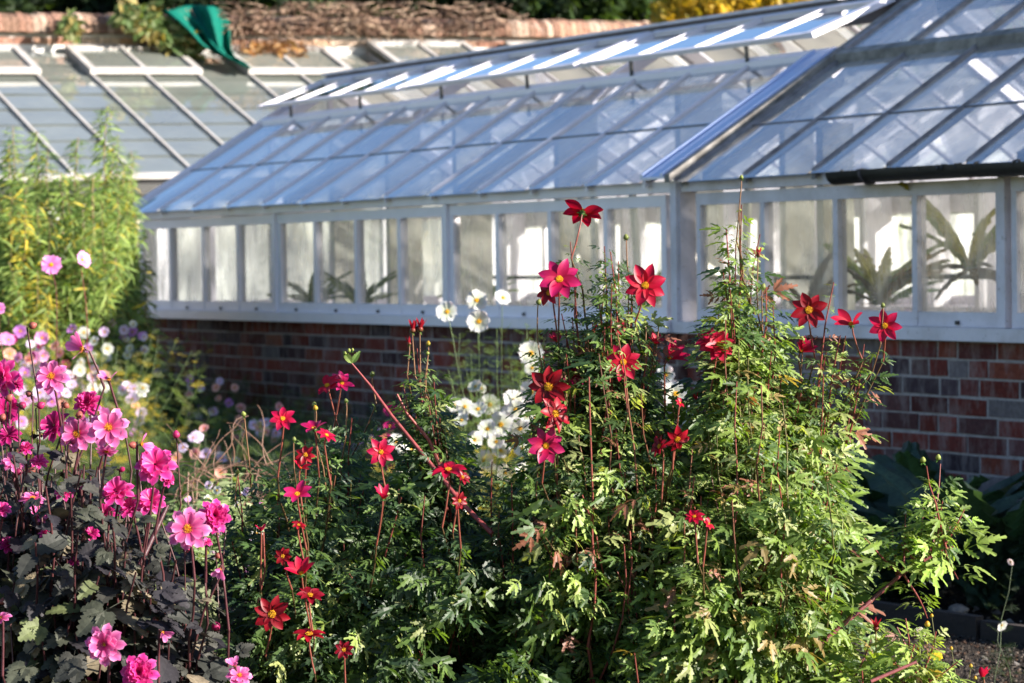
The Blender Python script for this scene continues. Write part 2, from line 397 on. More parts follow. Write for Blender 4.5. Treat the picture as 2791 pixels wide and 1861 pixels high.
    mb = MB(); mb.add([(a0+.01, NR_+.02, rz(NR_+.02)), (a1-.01, NR_+.02, rz(NR_+.02)), (a1-.01, 2.97, rz(2.97)), (a0+.01, 2.97, rz(2.97))], [(0, 1, 2, 3)])
    part('rear_glazing', mb, 'rear_glass', ins)
    mb = MB(); mb.box(a0+.1, a1-.03, .225, 2.7, .03, .05); part('floor', mb, 'aged_white', ins)
    if opened:  # white sheets added under the rear slope to brighten the vent gap
        x = a0+.2
        while x < a1-.5:
            mb = MB(); mb.hexa([(x, NR_+.04, rz(NR_+.04)-.03), (x+.40, NR_+.04, rz(NR_+.04)-.03), (x+.40, NR_+.52, rz(NR_+.52)-.03), (x, NR_+.52, rz(NR_+.52)-.03), (x, NR_+.04, rz(NR_+.04)-.02), (x+.40, NR_+.04, rz(NR_+.04)-.02), (x+.40, NR_+.52, rz(NR_+.52)-.02), (x, NR_+.52, rz(NR_+.52)-.02)])
            part('bright_sheet', mb, 'sheet_white', ins); x += .8
    # ridge
    mb = MB(); mb.box(a0, a1, NR_-.02, NR_+.02, rz(NR_)-.10, rz(NR_)+.035); part('ridge_board', mb, 'lead_grey', ins)
    mb = MB(); mb.box(a0-.02, a1-(.55 if opened else 0), NR_-.04, NR_+.045, rz(NR_)+.0355, rz(NR_)+.052); part('ridge_cap', mb, 'worn_paint' if opened else 'lead_grey', ins)
    if far_gable:
        mb = MB(); roofbox(mb, a0-.03, a0-.0145, -.08, NR_-.025, -.08, .03); roofbox(mb, a0-.03, a0-.0145, NR_+.022, 2.97, -.08, .03); part('bargeboard', mb, paint, ins)
        mb = MB()
        mb.box(a0+.0, a0+.05, .0505, .11, ZB+.053, ZE); mb.box(a0, a0+.05, 2.79, 2.855, ZB+.053, ZE)
        mb.box(a0+.002, a0+.048, .111, 2.789, ZB+.053, ZB+.1); mb.box(a0+.002, a0+.048, .111, 2.789, ZE-.06, ZE-.002)
        for q in range(1, 6):
            y = .08+q*(2.82-.08)/6; mb.box(a0+.008, a0+.04, y-.015, y+.015, ZB+.1005, ZE-.0605); mb.box(a0+.008, a0+.04, y-.015, y+.015, ZE-.001, rz(y)-.05)
        ge = part('gable_frame', mb, paint, ins)
        mb = MB(); mb.add([(a0+.02, .1, ZB+.1), (a0+.02, 2.8, ZB+.1), (a0+.02, 2.8, rz(2.8)-.02), (a0+.02, NR_, rz(NR_)-.05), (a0+.02, .1, rz(.1)-.02)], [(0, 1, 2, 3, 4)])
        part('pane', mb, 'gable_glass', ge)
    return g

AF, AN = -20.03, -13.86           # far and near ends of the low section
secA = [(-19.995, -17.985, 4), (-17.955, -15.955, 4), (-15.925, -13.93, 4)]
barsA = [-20.015+.4995*k_ for k_ in range(13)]
barsA[-1] = -14.03
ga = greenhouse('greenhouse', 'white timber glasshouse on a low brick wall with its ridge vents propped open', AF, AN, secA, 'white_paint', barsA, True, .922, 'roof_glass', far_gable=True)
# flashing board where the two roofs meet
mb = MB(); roofbox(mb, -14.01, -13.802, -.09, .93, .024, .036); roofbox(mb, -14.01, -13.99, -.09, .93, .0365, .05); roofbox(mb, -13.85, -13.83, -.09, .93, .0365, .05)
part('verge_board', mb, 'sky_tint_board', ga)
# vents: three sashes of four lights hinged at the ridge and propped open
HN, HZ = NR_-.03, rz(NR_)-.012
VL, VA = .557, math.radians(21)
def vent(b0, b1):
    v = None
    def q(u_, h): return (HN-u_*math.cos(VA)+h*math.sin(VA)*-1, HZ-u_*math.sin(VA)+h*math.cos(VA))
    def vb(mb, x0, x1, u0, u1, h0, h1):
        c = [q(u1, h0), q(u0, h0), q(u1, h1), q(u0, h1)]
        mb.hexa([(x0, *c[0]), (x1, *c[0]), (x1, *c[1]), (x0, *c[1]), (x0, *c[2]), (x1, *c[2]), (x1, *c[3]), (x0, *c[3])])
    mb = MB(); x0, x1 = b0+.02, b1-.035
    vb(mb, x0, x0+.04, 0, VL, 0, .028); vb(mb, x1-.07, x1, 0, VL, 0, .028)
    vb(mb, x0+.0405, x1-.0705, 0, .05, 0.001, .027); vb(mb, x0+.0405, x1-.0705, VL-.04, VL-.001, .001, .025)
    sp = (x1-x0)/4
    for k_ in (1, 2, 3): vb(mb, x0+sp*k_-.009, x0+sp*k_+.009, .0505, VL-.0405, .002, .026)
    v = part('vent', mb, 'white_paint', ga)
    for k_ in range(4):
        mb = MB(); a_, b_ = x0+sp*k_+.012, x0+sp*(k_+1)-.012
        if k_ == 0: a_ = x0+.04
        if k_ == 3: b_ = x1-.07
        p_, r_ = q(.04, .012), q(VL+.012, .018)
        mb.add([(a_, *p_), (b_, *p_), (b_, *r_), (a_, *r_)], [(0, 1, 2, 3)]); part('pane', mb, 'hazy_roof_glass', v)
    for f_ in (.22, .72):
        x = x0+(x1-x0)*f_; mb = MB(); e = q(VL-.03, 0)
        mb.bar((x, e[0], e[1]), (x+.02, .93, rz(.93)-.13), .013, .018, up=(1, 0, 0)); mb.box(x-.02, x+.02, .925, .96, rz(.94)-.065, rz(.94)-.055)
        part('prop', mb, 'black_iron', v)
for b0, b1 in ((-20.03, -18.03), (-18.03, -16.03), (-16.03, -13.93)): vent(b0, b1)

BN = -8.6
secB = [(-13.70, -11.68, 4), (-11.63, -9.7, 4), (-9.66, -8.65, 2)]
barsB = [-13.74+.4835*k_ for k_ in range(11)]
barsB[-1] = BN-.02
gb = greenhouse('greenhouse', 'older weathered glasshouse with grey glazing bars and a black gutter, joined to the low one', -13.78, BN, secB, 'worn_paint', barsB, False, .862, 'hazy_roof_glass', .36, wd=.03)
mb = MB()
for b in barsB:
    mb = MB(); roofbox(mb, b-.014, b+.014, .91, NR_-.03, .0, .05); part('glazing_bar', mb, 'grey_paint', gb)

mb = MB(); mb.add([(-13.72, .875, rz(.875)+.034), (BN-.05, .875, rz(.875)+.034), (BN-.05, NR_-.03, rz(NR_-.03)+.034), (-13.72, NR_-.03, rz(NR_-.03)+.034)], [(0, 1, 2, 3)]); part('upper_glazing', mb, 'hazy_roof_glass', gb)
mb = MB(); mb.box(-13.857, -13.782, -.03, .06, ZB-.3+.3, ZE-.01); mb.box(-13.81, -13.79, -.045, -.0305, ZB, ZE-.02); part('corner_post', mb, 'worn_paint', gb)
mb = MB(); roofbox(mb, -13.80, -13.758, -.1, NR_-.03, .013, .05); part('verge_bar', mb, 'bare_wood', gb)
# gutter: half round trough on brackets
mb = MB(); gx0, gx1 = -12.55, BN
for k_, (r1, r0) in enumerate(((.052, .047),)):
    V = []; nseg = 10; xs = np.linspace(gx0, gx1, 12)
    for x in xs:
        for rr in (r1, r0):
            for q_ in range(nseg+1):
                a_ = pi+pi*q_/nseg; V.append((x, -.118+rr*math.cos(a_), ZE-.018+rr*math.sin(a_)+.006*math.sin(x*3)))
    m_ = nseg+1; Fq = []
    for i_ in range(len(xs)-1):
        for h_ in (0, 1):
            for q_ in range(nseg):
                o_ = i_*2*m_+h_*m_+q_; Fq.append((o_, o_+1, o_+2*m_+1, o_+2*m_))
    for q_ in range(nseg): Fq.append((q_, q_+1, m_+q_+1, m_+q_))
    mb.add(V, Fq)
gt = part('gutter', mb, 'black_gutter', gb, True)
mb = MB()
for x in (gx0+.22, gx0+1.3, gx0+2.3, gx0+3.3):
    mb.tube([(x, -.118+.055*math.cos(pi+pi*q_/8), ZE-.018+.055*math.sin(pi+pi*q_/8)) for q_ in range(9)], .006, 6)
part('bracket', mb, 'lead_grey', gt)
mb = MB()      # moss and leaf mould along the gutter edge
for k_ in range(70):
    x = U(gx0+.05, gx1); mb.tube([(x, -.168+U(-.004, .01), ZE-.03), (x+U(-.01, .01), -.165, ZE-.018+U(0, .006)), (x+U(-.02, .02), -.155, ZE-.014+U(0, .006))], [.007, .007, .003], 4)
o = part('moss', mb, 'black_gutter', gt); o['kind'] = 'stuff'

# inside: staging, heating pipe, posts
mb = MB(); mb.box(-19.6, -9, 1.9, 2.65, .80, .84); mb.box(-19.6, -9, .22, .52, .80, .84)
for x in np.arange(-19.5, -9, 1.2):
    mb.box(x, x+.05, 1.95, 2.0, .01, .799); mb.box(x, x+.05, 2.55, 2.6, .01, .799); mb.box(x, x+.05, .42, .47, .01, .799)
part('staging', mb, 'aged_white', ga)
mb = MB(); mb.tube([(-19.7, 2.45, 1.175), (-14, 2.45, 1.175), (-9, 2.45, 1.175)], .014, 8); mb.tube([(-15.4, .9, 1.19), (-9, .9, 1.19)], .011, 8)
part('pipe', mb, 'black_iron', ga)
for x in (-19.35, -18.6, -17.75, -16.6, -15.4, -14.5):
    mb = MB(); wv = U(.07, .11); mb.box(x, x+.05, 1.1, 1.1+wv*2.6, .02, 2.3); part('inner_post', mb, 'aged_white', ga)
for x in (-13.45, -11.95, -10.6):
    mb = MB(); mb.box(x, x+.05, .5, .68, .02, 1.9); part('inner_post', mb, 'aged_white', gb)
mb = MB()        # curling cast bracket under the rafter
cx_, cy_ = -11.73, .45
mb.tube([(cx_+.02, cy_, 1.18), (cx_+.05, cy_, 1.33), (cx_+.13, cy_, 1.50), (cx_+.27, cy_, 1.70)], .008, 6)
mb.tube([(cx_+.01, cy_, 1.18), (cx_+.01, cy_, 1.6)], .006, 6)
for (c0, c1, r0) in ((.055, 1.50, .042), (.04, 1.37, .022), (.09, 1.60, .03)):
    mb.tube([(cx_+c0+(r0*(1-q_/22))*math.cos(q_*.45), cy_, c1+(r0*(1-q_/22))*math.sin(q_*.45)) for q_ in range(16)], .006, 6)
for q_ in range(11): mb.tube([(cx_+.05+q_*.014, cy_, 1.3+q_*.035), (cx_+.028+q_*.012, cy_, 1.315+q_*.035)], .003, 5)
part('scroll_bracket', mb, 'aged_white', gb)
# boards leaning inside behind the nearest panes of the low section
for k_, (x, n_, tl_) in enumerate(((-15.35, .55, .12), (-15.0, .6, .16), (-14.75, .62, -.03), (-14.45, .55, .17), (-14.25, .66, .05), (-15.7, .6, .02), (-15.95, .7, .1))):
    mb = MB(); mb.bar((0, 0, 0), (-tl_*1.6, .12, .82), .045, .02, up=(0, 1, 0))
    o = thing('batten', ['white batten leaning steeply inside the low glasshouse, just past its third quarter', 'tall white batten leaning left inside the glasshouse above the highest red dahlia', 'upright white batten between two leaning ones inside the low glasshouse', 'bright white batten leaning left inside the last low pane', 'pale batten standing inside the pane next to the old corner post', 'white upright batten behind the left half of a low pane', 'broad white batten behind the main post of the low glasshouse'][k_], 'batten', GM @ T(x, n_, .842), group='white battens leaning inside the glasshouse')
    part('board', mb, 'aged_white', o)
# rear windows look on to the garden: far hedge and lawn come later
# ------------------------------------------------------------------ lean-to glasshouse and old garden wall behind
e0 = P(520/K, 469/K, 23.0); t0 = P(192/K, 143/K, 25.9)
Wd = np.array([.875, .484]); Ri = np.array([-.484, .875])
run = float((t0[:2]-e0[:2]) @ Ri); shift = float((t0[:2]-e0[:2]) @ Wd)
LM = Matrix(((Wd[0], Ri[0], 0, e0[0]), (Wd[1], Ri[1], 0, e0[1]), (0, 0, 1, 0), (0, 0, 0, 1)))
GR = .022
rise = t0[2]-e0[2]-GR*shift
def lz(x, y): return e0[2]+GR*x+rise*y/run
lt = thing('lean_to_greenhouse', 'long low-pitched lean-to glasshouse with algae-clouded glass against the old garden wall', 'greenhouse', LM.copy())
XL, XR = -9.3, 8.6
def lbox(mb, x0, x1, y0, y1, h0, h1, col=(1, 1, 1)):
    mb.hexa([(x0, y0, lz(x0, y0)+h0), (x1, y0, lz(x1, y0)+h0), (x1, y1, lz(x1, y1)+h0), (x0, y1, lz(x0, y1)+h0), (x0, y0, lz(x0, y0)+h1), (x1, y0, lz(x1, y0)+h1), (x1, y1, lz(x1, y1)+h1), (x0, y1, lz(x0, y1)+h1)], col)
LB = .56
xs = [shift*0+LB*j for j in range(-16, 15)]
xs = [x for x in xs if XL < x < XR]
for x in xs:
    mb = MB(); lbox(mb, x-.013, x+.013, -.04, run, .0, .04); part('glazing_bar', mb, 'dull_white', lt)
mb = MB()
nl = 8; q = []
for j in range(len(xs)-1):
    for l in range(nl):
        y0, y1 = -.03+run*l/nl, run*(l+1)/nl+.01; tl_ = U(-.004, .004)
        mb.add([(xs[j]+.02, y0, lz(xs[j], y0)+.014+tl_), (xs[j+1]-.02, y0, lz(xs[j+1], y0)+.014-tl_), (xs[j+1]-.02, y1, lz(xs[j+1], y1)+.003), (xs[j]+.02, y1, lz(xs[j], y1)+.003)], [(0, 1, 2, 3)])
part('glazing', mb, 'old_roof_glass', lt)
mb = MB(); lbox(mb, XL, XR, -.09, -.045, -.02, .022); part('eaves_beam', mb, 'dull_white', lt)
mb = MB(); lbox(mb, XL, XR, -.15, -.04, -.13, -.038); part('gutter', mb, 'black_gutter', lt)
for m_ in range(-5, 5):
    j0 = xs[0]
    x0 = 3*LB*m_; x1 = x0+2*LB
    x0 += 0; 
    if x0 < XL or x1 > XR: continue
    mb = MB(); up = .047 if m_ < 2 else .12
    y0, y1 = run*.76, run*.985
    lbox(mb, x0-.03, x0+.04, y0, y1, up, up+.05); lbox(mb, x1-.04, x1+.03, y0, y1, up, up+.05); lbox(mb, (x0+x1)/2-.02, (x0+x1)/2+.02, y0+.06, y1-.06, up, up+.045)
    lbox(mb, x0+.041, x1-.041, y0, y0+.06, up+.001, up+.052); lbox(mb, x0+.041, x1-.041, y1-.08, y1, up+.001, up+.052)
    v = part('vent', mb, 'dull_white', lt)
    mb = MB(); lbox(mb, x0+.04, x1-.04, y0+.06, y1-.08, up+.02, up+.024); part('pane', mb, 'old_roof_glass', v)
# front under the eaves: brick base, glazing, posts
mb = MB(); mb.box(XL, XR, .0, .2, 0, .8, (.3, .2, .15)); part('brick_base', mb, 'brick', lt)
mb = MB()
for x in np.arange(XL, XR, 1.12): mb.hexa([(x, -.03, .8), (x+.12, -.03, .8), (x+.12, .04, .8), (x, .04, .8), (x, -.03, lz(x, 0)-.08), (x+.12, -.03, lz(x, 0)-.08), (x+.12, .04, lz(x, 0)-.08), (x, .04, lz(x, 0)-.08)])
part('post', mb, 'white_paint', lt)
mb = MB(); mb.add([(XL, .01, .8), (XR, .01, .8), (XR, .01, lz(XR, 0)-.1), (XL, .01, lz(XL, 0)-.1)], [(0, 1, 2, 3)]); part('front_glazing', mb, 'gable_glass', lt)

# the old wall
yt = run+.02
zt0 = lz(0, run)
def wz(x): return zt0+GR*x
mb = MB(); mb.hexa([(XL, yt, 0), (9.5, yt, 0), (9.5, yt+.35, 0), (XL, yt+.35, 0), (XL, yt, wz(XL)+.19), (9.5, yt, wz(9.5)+.19), (9.5, yt+.35, wz(9.5)+.19), (XL, yt+.35, wz(XL)+.19)], (.42, .26, .2))
gwall = thing('garden_wall', 'tall old brick garden wall with a rounded crumbling coping above the lean-to', 'wall', LM.copy())
part('masonry', mb, 'limewash', gwall)
mb = MB(); PAL = [(.40, .24, .17), (.5, .32, .22), (.33, .17, .12), (.55, .42, .33), (.28, .15, .11)]
x = XL
while x < 9.5:      # brick band and coping bricks on edge
    wv = U(.20, .235); zb = wz(x)+.085
    mb.box(x, x+wv-.012, yt-.012+U(-.004, .004), yt+.2, zb, zb+.068, np.array(R_.choice(PAL))*U(.9, 1.3)); x += wv
x = XL
while x < 9.5:
    wv = U(.07, .085); zb = wz(x)+.20+U(-.006, .006); c = (np.array(R_.choice(PAL))*.5+np.array((.24, .15, .11))*.6)*U(.6, 1.15); pts = []
    for q_ in range(7):
        a_ = pi*q_/6; pts.append((yt+.16-.26*math.cos(a_), zb+.09+.12*math.sin(a_)+U(-.01, .01)))
    pts = [(yt-.1, zb)]+pts+[(yt+.42, zb)]
    V = [(x, *p) for p in pts]+[(x+wv-.008, *p) for p in pts]; k_ = len(pts)
    mb.add(V, [(i_, i_+1, k_+i_+1, k_+i_) for i_ in range(k_-1)]+[tuple(range(k_))[::-1], tuple(range(k_, 2*k_)), (0, k_, 2*k_-1, k_-1)], c); x += wv
part('coping', mb, 'old_wall', gwall)

# green netting thrown over the coping
def lp(x, y, z): return np.array(LM @ Vector((x, y, z)))
# right hand behind: trees are placed by world position
# ------------------------------------------------------------------ leaf, flower and bud shapes
def cat(parts):
    V, Tt, C, n = [], [], [], 0
    for v, t_, c in parts:
        V.append(v); Tt.append(t_+n); C.append(c); n += len(v)
    return np.concatenate(V), np.concatenate(Tt), np.concatenate(C)
def leaflet(Ln, W, k=4, droop=.25, fold=.3, tooth=.35, rnd=R_, ox=0, oy=0, ang=0, z0=0, dark_edge=1.):
    mid = [(Ln*i/k, 0) for i in range(k+1)]
    V = [(x, 0, 0) for x, _ in mid]; C = [1.12]*(k+1); Tt = []
    def wprof(t): return W*.5*math.sin(pi*min(1, t**.75+.02))**.75
    for sgn in (1, -1):
        e = []
        for i in range(k):
            t0_, t1_ = i/k, (i+.75)/k
            e.append((Ln*t0_, sgn*wprof(t0_)*(1-tooth) if i else 0)); e.append((Ln*min(.97, t1_+tooth*.12), sgn*wprof(t1_-.08)))
        s0 = len(V)
        for (x, y) in e: V.append((x, y, abs(y)*fold)); C.append(.92)
        for i in range(k):
            a_, b_ = s0+2*i, s0+2*i+1; nx_ = s0+2*i+2 if i < k-1 else k
            tr = [(i, a_, b_), (i, b_, i+1), (i+1, b_, nx_)] if i < k-1 else [(i, a_, b_), (i, b_, k)]
            for q in tr: Tt.append(q if sgn < 0 else q[::-1])
    V = np.array(V); V[:, 2] -= droop*V[:, 0]**2/Ln; V[:, 2] += rnd.uniform(-.06, .06)*V[:, 0]
    ca, sa = math.cos(ang), math.sin(ang)
    X = V[:, 0]*ca-V[:, 1]*sa+ox; Y = V[:, 0]*sa+V[:, 1]*ca+oy
    C = np.repeat(np.array(C)[:, None], 3, 1)
    return np.stack([X, Y, V[:, 2]+z0], 1), np.array(Tt), C
def compound(pairs=2, w=.5, lobes=4, droop=.35, tooth=.35, seed=0):
    r = random.Random(seed); ps = [leaflet(.5, .5*w*1.1, lobes+1, .2, .25, tooth, r, .5, 0, r.uniform(-.1, .1))]
    for i in range(pairs):
        x = .48-.24*i; sz = (.40, .30, .22)[i]
        for sg in (1, -1): ps.append(leaflet(sz, sz*w*1.15, lobes, .25, .25, tooth, r, x+r.uniform(-.02, .02), 0, sg*r.uniform(.75, 1.1)))
    ps.append((np.array([(0, -.008, 0), (.55, -.004, 0), (.55, .004, 0), (0, .008, 0)]), np.array([(0, 1, 2), (0, 2, 3)]), np.full((4, 3), 1.)))
    V, Tt, C = cat(ps); V = V.copy(); V[:, 2] -= droop*V[:, 0]**2; V[:, 2] += V[:, 1]**2*r.uniform(-.5, .1); return V, Tt, C
DAH = [compound(2, .38, 4, .3, .5, i) for i in range(3)]+[compound(2, .36, 3, .6, .5, i+5) for i in range(2)]+[compound(3, .36, 3, .1, .5, 9)]
SML = [compound(1, .42, 3, .5, .45, i+40) for i in range(3)]+[leaflet(.8, .26, 4, .5, .3, .4)]
BIG = [compound(1, .85, 7, .35, .18, i+20) for i in range(3)]+[leaflet(1, .62, 8, .35, .2, .15)]
SERR = [leaflet(1, .5, 7, .4, .3, .25), leaflet(1, .45, 6, .2, .25, .2)]
def narrow(w=.12, droop=.5, k=4):
    V = []; Tt = []
    for i in range(k+1):
        t = i/k; ww = w*.5*math.sin(pi*(t*.9+.06))**.8
        V += [(t, -ww, -droop*t*t), (t, ww, -droop*t*t)]
        if i < k: Tt += [(2*i, 2*i+2, 2*i+3), (2*i, 2*i+3, 2*i+1)]
    return np.array(V), np.array(Tt), np.ones((len(V), 3))
NARROW = [narrow(.13, .6), narrow(.16, .9), narrow(.11, .2)]
def feathery(seed):
    r = random.Random(seed); V = []; Tt = []
    def th(p, q, w_):
        n = len(V); d = np.array(q)-np.array(p); s_ = np.array([-d[1], d[0], r.uniform(-.3, .3)*np.linalg.norm(d)]); s_ = s_/np.linalg.norm(s_)*w_
        V.extend([np.array(p)-s_, np.array(p)+s_, np.array(q)]); Tt.append((n, n+1, n+2))
    th((0, 0, 0), (1, 0, -.1), .012)
    for i in range(9):
        x = .1+i*.09
        for sg in (1, -1):
            l = .35*(1-abs(x-.4)); q = (x+l*.7, sg*l, r.uniform(-.15, .15)); th((x, 0, 0), q, .010)
            m_ = (x+l*.35, sg*l*.5, 0); th(m_, (m_[0]+.13, m_[1]-sg*.02, r.uniform(-.08, .08)), .008)
    return np.array(V), np.array(Tt), np.ones((len(V), 3))
FEA = [feathery(i) for i in range(3)]

def petal(mb, ang, Ln, W, lift, cup, tipc, basec, z0=.0, pointed=1., notch=0., nl=7, nw=5, curl=0., r=R_, twist=0., streak=.08, edge=None, r0=.10):
    V = []; C = []
    tw = r.uniform(-twist, twist)
    for i in range(nl):
        u = i/(nl-1); wp = math.sin(pi*(.10+.90*u)**(.85))**(.62 if pointed < .5 else .8)
        if pointed < .5: wp = min(1, (u*1.9+.12))*math.sqrt(max(0, 1-((u-.62)/.385)**2)) if u > .62 else min(1., .25+u*1.22)
        wp = max(wp, .0 if i == nl-1 and pointed >= .5 else .06)
        for j in range(nw):
            v = -1+2*j/(nw-1); x = r0*Ln+u*Ln; y = v*W*.5*wp
            if notch and u > .8: x -= notch*Ln*(1-abs(((v*1.5) % 1)-.5)*2)*(u-.8)*5
            if pointed < .5 and i == nl-1: x -= .10*Ln*v*v
            z = z0+lift*u*Ln - curl*Ln*u**2.5 + cup*W*.5*wp*v*v*(1 if cup > 0 else 1) + .006*Ln*math.cos(v*9)
            y2 = y*math.cos(tw*u)-0*z; z += y*math.sin(tw*u)
            V.append((x*math.cos(ang)-y2*math.sin(ang), x*math.sin(ang)+y2*math.cos(ang), z))
            f = min(1, max(0, u*1.25-.1)); c = np.array(basec)*(1-f)+np.array(tipc)*f
            if edge is not None: c = c*(1-abs(v)**3*f)+np.array(edge)*abs(v)**3*f
            C.append(np.clip(c*(1+r.uniform(-streak, streak)+ (.10 if j % 2 else -.06)), 0, 1))
    Fq = [(i*nw+j, (i+1)*nw+j, (i+1)*nw+j+1, i*nw+j+1) for i in range(nl-1) for j in range(nw-1)]
    mb.add(V, np.array(Fq), np.array(C))
def flower_mesh(name, layers, seed, sepal=(.06, .13, .03)):
    "layers: dicts of petal rows from the outside in; local +Z is the way the flower faces, outer radius 1"
    r = random.Random(seed); mb = MB()
    for ly in layers:
        n = ly['n']; off = ly.get('off', 0)+r.uniform(-.1, .1)
        for k in range(n):
            if ly.get('gap') and k in ly['gap']: continue
            petal(mb, off+2*pi*k/n+r.uniform(-.09, .09), ly['L']*r.uniform(.93, 1.04), ly['W']*r.uniform(.9, 1.1), ly['lift']+r.uniform(-.12, .12), ly.get('cup', .25)+r.uniform(-.1, .1), np.array(ly['tip'])*r.uniform(.85, 1.1), ly['base'], ly.get('z', 0)+.012*(k % 2), ly.get('pointed', 1), ly.get('notch', 0), curl=ly.get('curl', 0)+r.uniform(0, .15), r=r, twist=.35, edge=ly.get('edge'))
    for k in range(6):      # sepals and calyx behind
        petal(mb, k*pi/3+.2, .22, .13, -.5, .3, sepal, sepal, -.05, 1, r=r, nl=4, nw=3)
    mb.tube([(0, 0, -.20), (0, 0, -.14), (0, 0, -.05), (0, 0, .0)], [.03, .10, .13, .1], 8, sepal)
    return mb.mesh(name, 'petal', True)
def centre_mesh(name, rad, cols, seed, n=46, dome=.5):
    r = random.Random(seed); mb = MB()
    V = [(0, 0, rad*dome*.6)]; nr = 8
    for k in range(nr): V.append((rad*math.cos(k*2*pi/nr), rad*math.sin(k*2*pi/nr), 0))
    mb.add(V, [(0, 1+k, 1+(k+1) % nr) for k in range(nr)], np.array(cols[0])*.7)
    for k in range(n):
        f = math.sqrt((k+.5)/n); a_ = k*2.4; x, y = rad*f*math.cos(a_), rad*f*math.sin(a_); z = rad*dome*(1-f*f)*.6
        h = rad*r.uniform(.25, .55)*(1 if f > .45 else .55); o = rad*.12; c = np.array(r.choice(cols))*r.uniform(.8, 1.15)
        tp = (x*1.12, y*1.12, z+h)
        mb.add([(x-o, y-o*.6, z), (x+o, y-o*.6, z), (x, y+o, z), tp], [(0, 1, 3), (1, 2, 3), (2, 0, 3)], c)
    return mb.mesh(name, 'centre')
YEL = [(.75, .42, .02), (.8, .5, .03), (.6, .25, .02)]; ORG = [(.7, .28, .02), (.6, .2, .02), (.75, .4, .03), (.3, .05, .02)]
CY = centre_mesh('flower_centre', .155, YEL, 1); CO = centre_mesh('flower_centre', .21, ORG, 2); CD = centre_mesh('flower_centre', .2, YEL+[(.25, .05, .02)], 3); CC = centre_mesh('flower_centre', .19, YEL, 4, 26)
def red(tip, base, seed, gap=None, lift=.15, n=8):
    return flower_mesh('flower', [dict(n=n, L=.90, W=.52, lift=lift, cup=.35, tip=tip, base=base, off=seed, gap=gap, curl=.1)], seed)
REDS = [red((.36, .003, .034), (.42, .004, .02), 1), red((.36, .004, .046), (.4, .004, .02), 2, lift=.3), red((.40, .005, .06), (.45, .005, .03), 3, n=7), red((.35, .003, .028), (.4, .004, .02), 4, gap=(2, 3), lift=.4)]
DARKS = [red((.27, .004, .014), (.14, .002, .006), 5), red((.25, .004, .02), (.14, .002, .006), 6, lift=.3), red((.34, .005, .02), (.15, .002, .008), 7, n=7)]
MAGS = [red((.38, .01, .10), (.35, .004, .04), 8, lift=.25), red((.44, .015, .13), (.4, .005, .05), 9, gap=(0, 4), lift=.45)]
FOLD = [red((.37, .004, .045), (.42, .004, .02), 10, gap=(1, 2, 3), lift=.9), red((.38, .006, .065), (.42, .004, .02), 11, gap=(5, 6), lift=1.3), red((.35, .004, .035), (.4, .004, .02), 12, gap=(0, 3, 4), lift=1.0)]
REDSD = [flower_mesh('flower', [dict(n=8, L=.9, W=.5, lift=.0, tip=(.40, .005, .045), base=(.4, .004, .02), off=.2), dict(n=6, L=.7, W=.42, lift=.45, tip=(.42, .005, .04), base=(.4, .004, .02), off=.6, z=.05)], 13)]
PK, PB, PE = (.64, .13, .36), (.46, .012, .14), (.74, .36, .58)
def pink(seed, tip=PK, base=PB, edge=PE, dbl=1):
    ly = [dict(n=8, L=.90, W=.50, lift=.02, cup=.3, tip=tip, base=base, pointed=0, edge=edge, curl=.08), dict(n=7, L=.68, W=.42, lift=.32, cup=.3, tip=tip, base=base, off=.4, z=.04, pointed=0, edge=edge)]
    if dbl > 1: ly += [dict(n=7, L=.58, W=.42, lift=.7, cup=.45, tip=tip, base=base, off=.1, z=.08, pointed=0, edge=edge)]
    if dbl > 2: ly += [dict(n=8, L=.45, W=.34, lift=1.1, cup=.6, tip=tip, base=base, off=.3, z=.10, pointed=0, edge=edge), dict(n=6, L=.32, W=.26, lift=1.8, cup=.6, tip=tip, base=base, z=.12, edge=edge)]
    return flower_mesh('flower', ly, seed, (.08, .05, .04))
PINKS = [pink(21), pink(22), pink(23, dbl=2)]
HOT = (.54, .022, .22)
PINKD = [pink(24, HOT, (.5, .01, .13), (.8, .15, .45), 3), pink(25, HOT, (.5, .01, .13), (.8, .2, .5), 2)]
PINKX = [pink(26, (.42, .012, .15), (.2, .003, .05), (.55, .05, .27), 2)]
PINKF = [flower_mesh('flower', [dict(n=8, L=.95, W=.6, lift=.9, tip=(.8, .2, .48), base=(.5, .03, .2), gap=(0, 1, 5, 6), pointed=0, edge=PE)], 27, (.1, .04, .03))]
def cosmos(tip, base, seed, lift=.08): return flower_mesh('flower', [dict(n=8, L=.9, W=.66, lift=lift, cup=.12, tip=tip, base=base, pointed=0, notch=.10)], seed)
COSW = [cosmos((.66, .66, .65), (.52, .56, .38), 31), cosmos((.66, .66, .66), (.55, .58, .4), 32, .35), cosmos((.62, .64, .66), (.5, .55, .35), 33, .2)]
COSP = [cosmos((.72, .38, .70), (.55, .14, .45), 34), cosmos((.62, .30, .68), (.45, .12, .45), 35, .3)]
COSL = [cosmos((.80, .72, .84), (.7, .5, .75), 36), cosmos((.78, .66, .82), (.6, .4, .65), 37, .3)]
COSM = [cosmos((.38, .01, .13), (.25, .005, .08), 38, .3)]
COSA = [cosmos((.80, .48, .36), (.6, .25, .2), 39, .2), cosmos((.80, .50, .42), (.7, .2, .25), 40, .35)]
COSK = [cosmos((.82, .34, .66), (.75, .15, .45), 41, .15), cosmos((.8, .42, .7), (.7, .2, .5), 42, .45)]
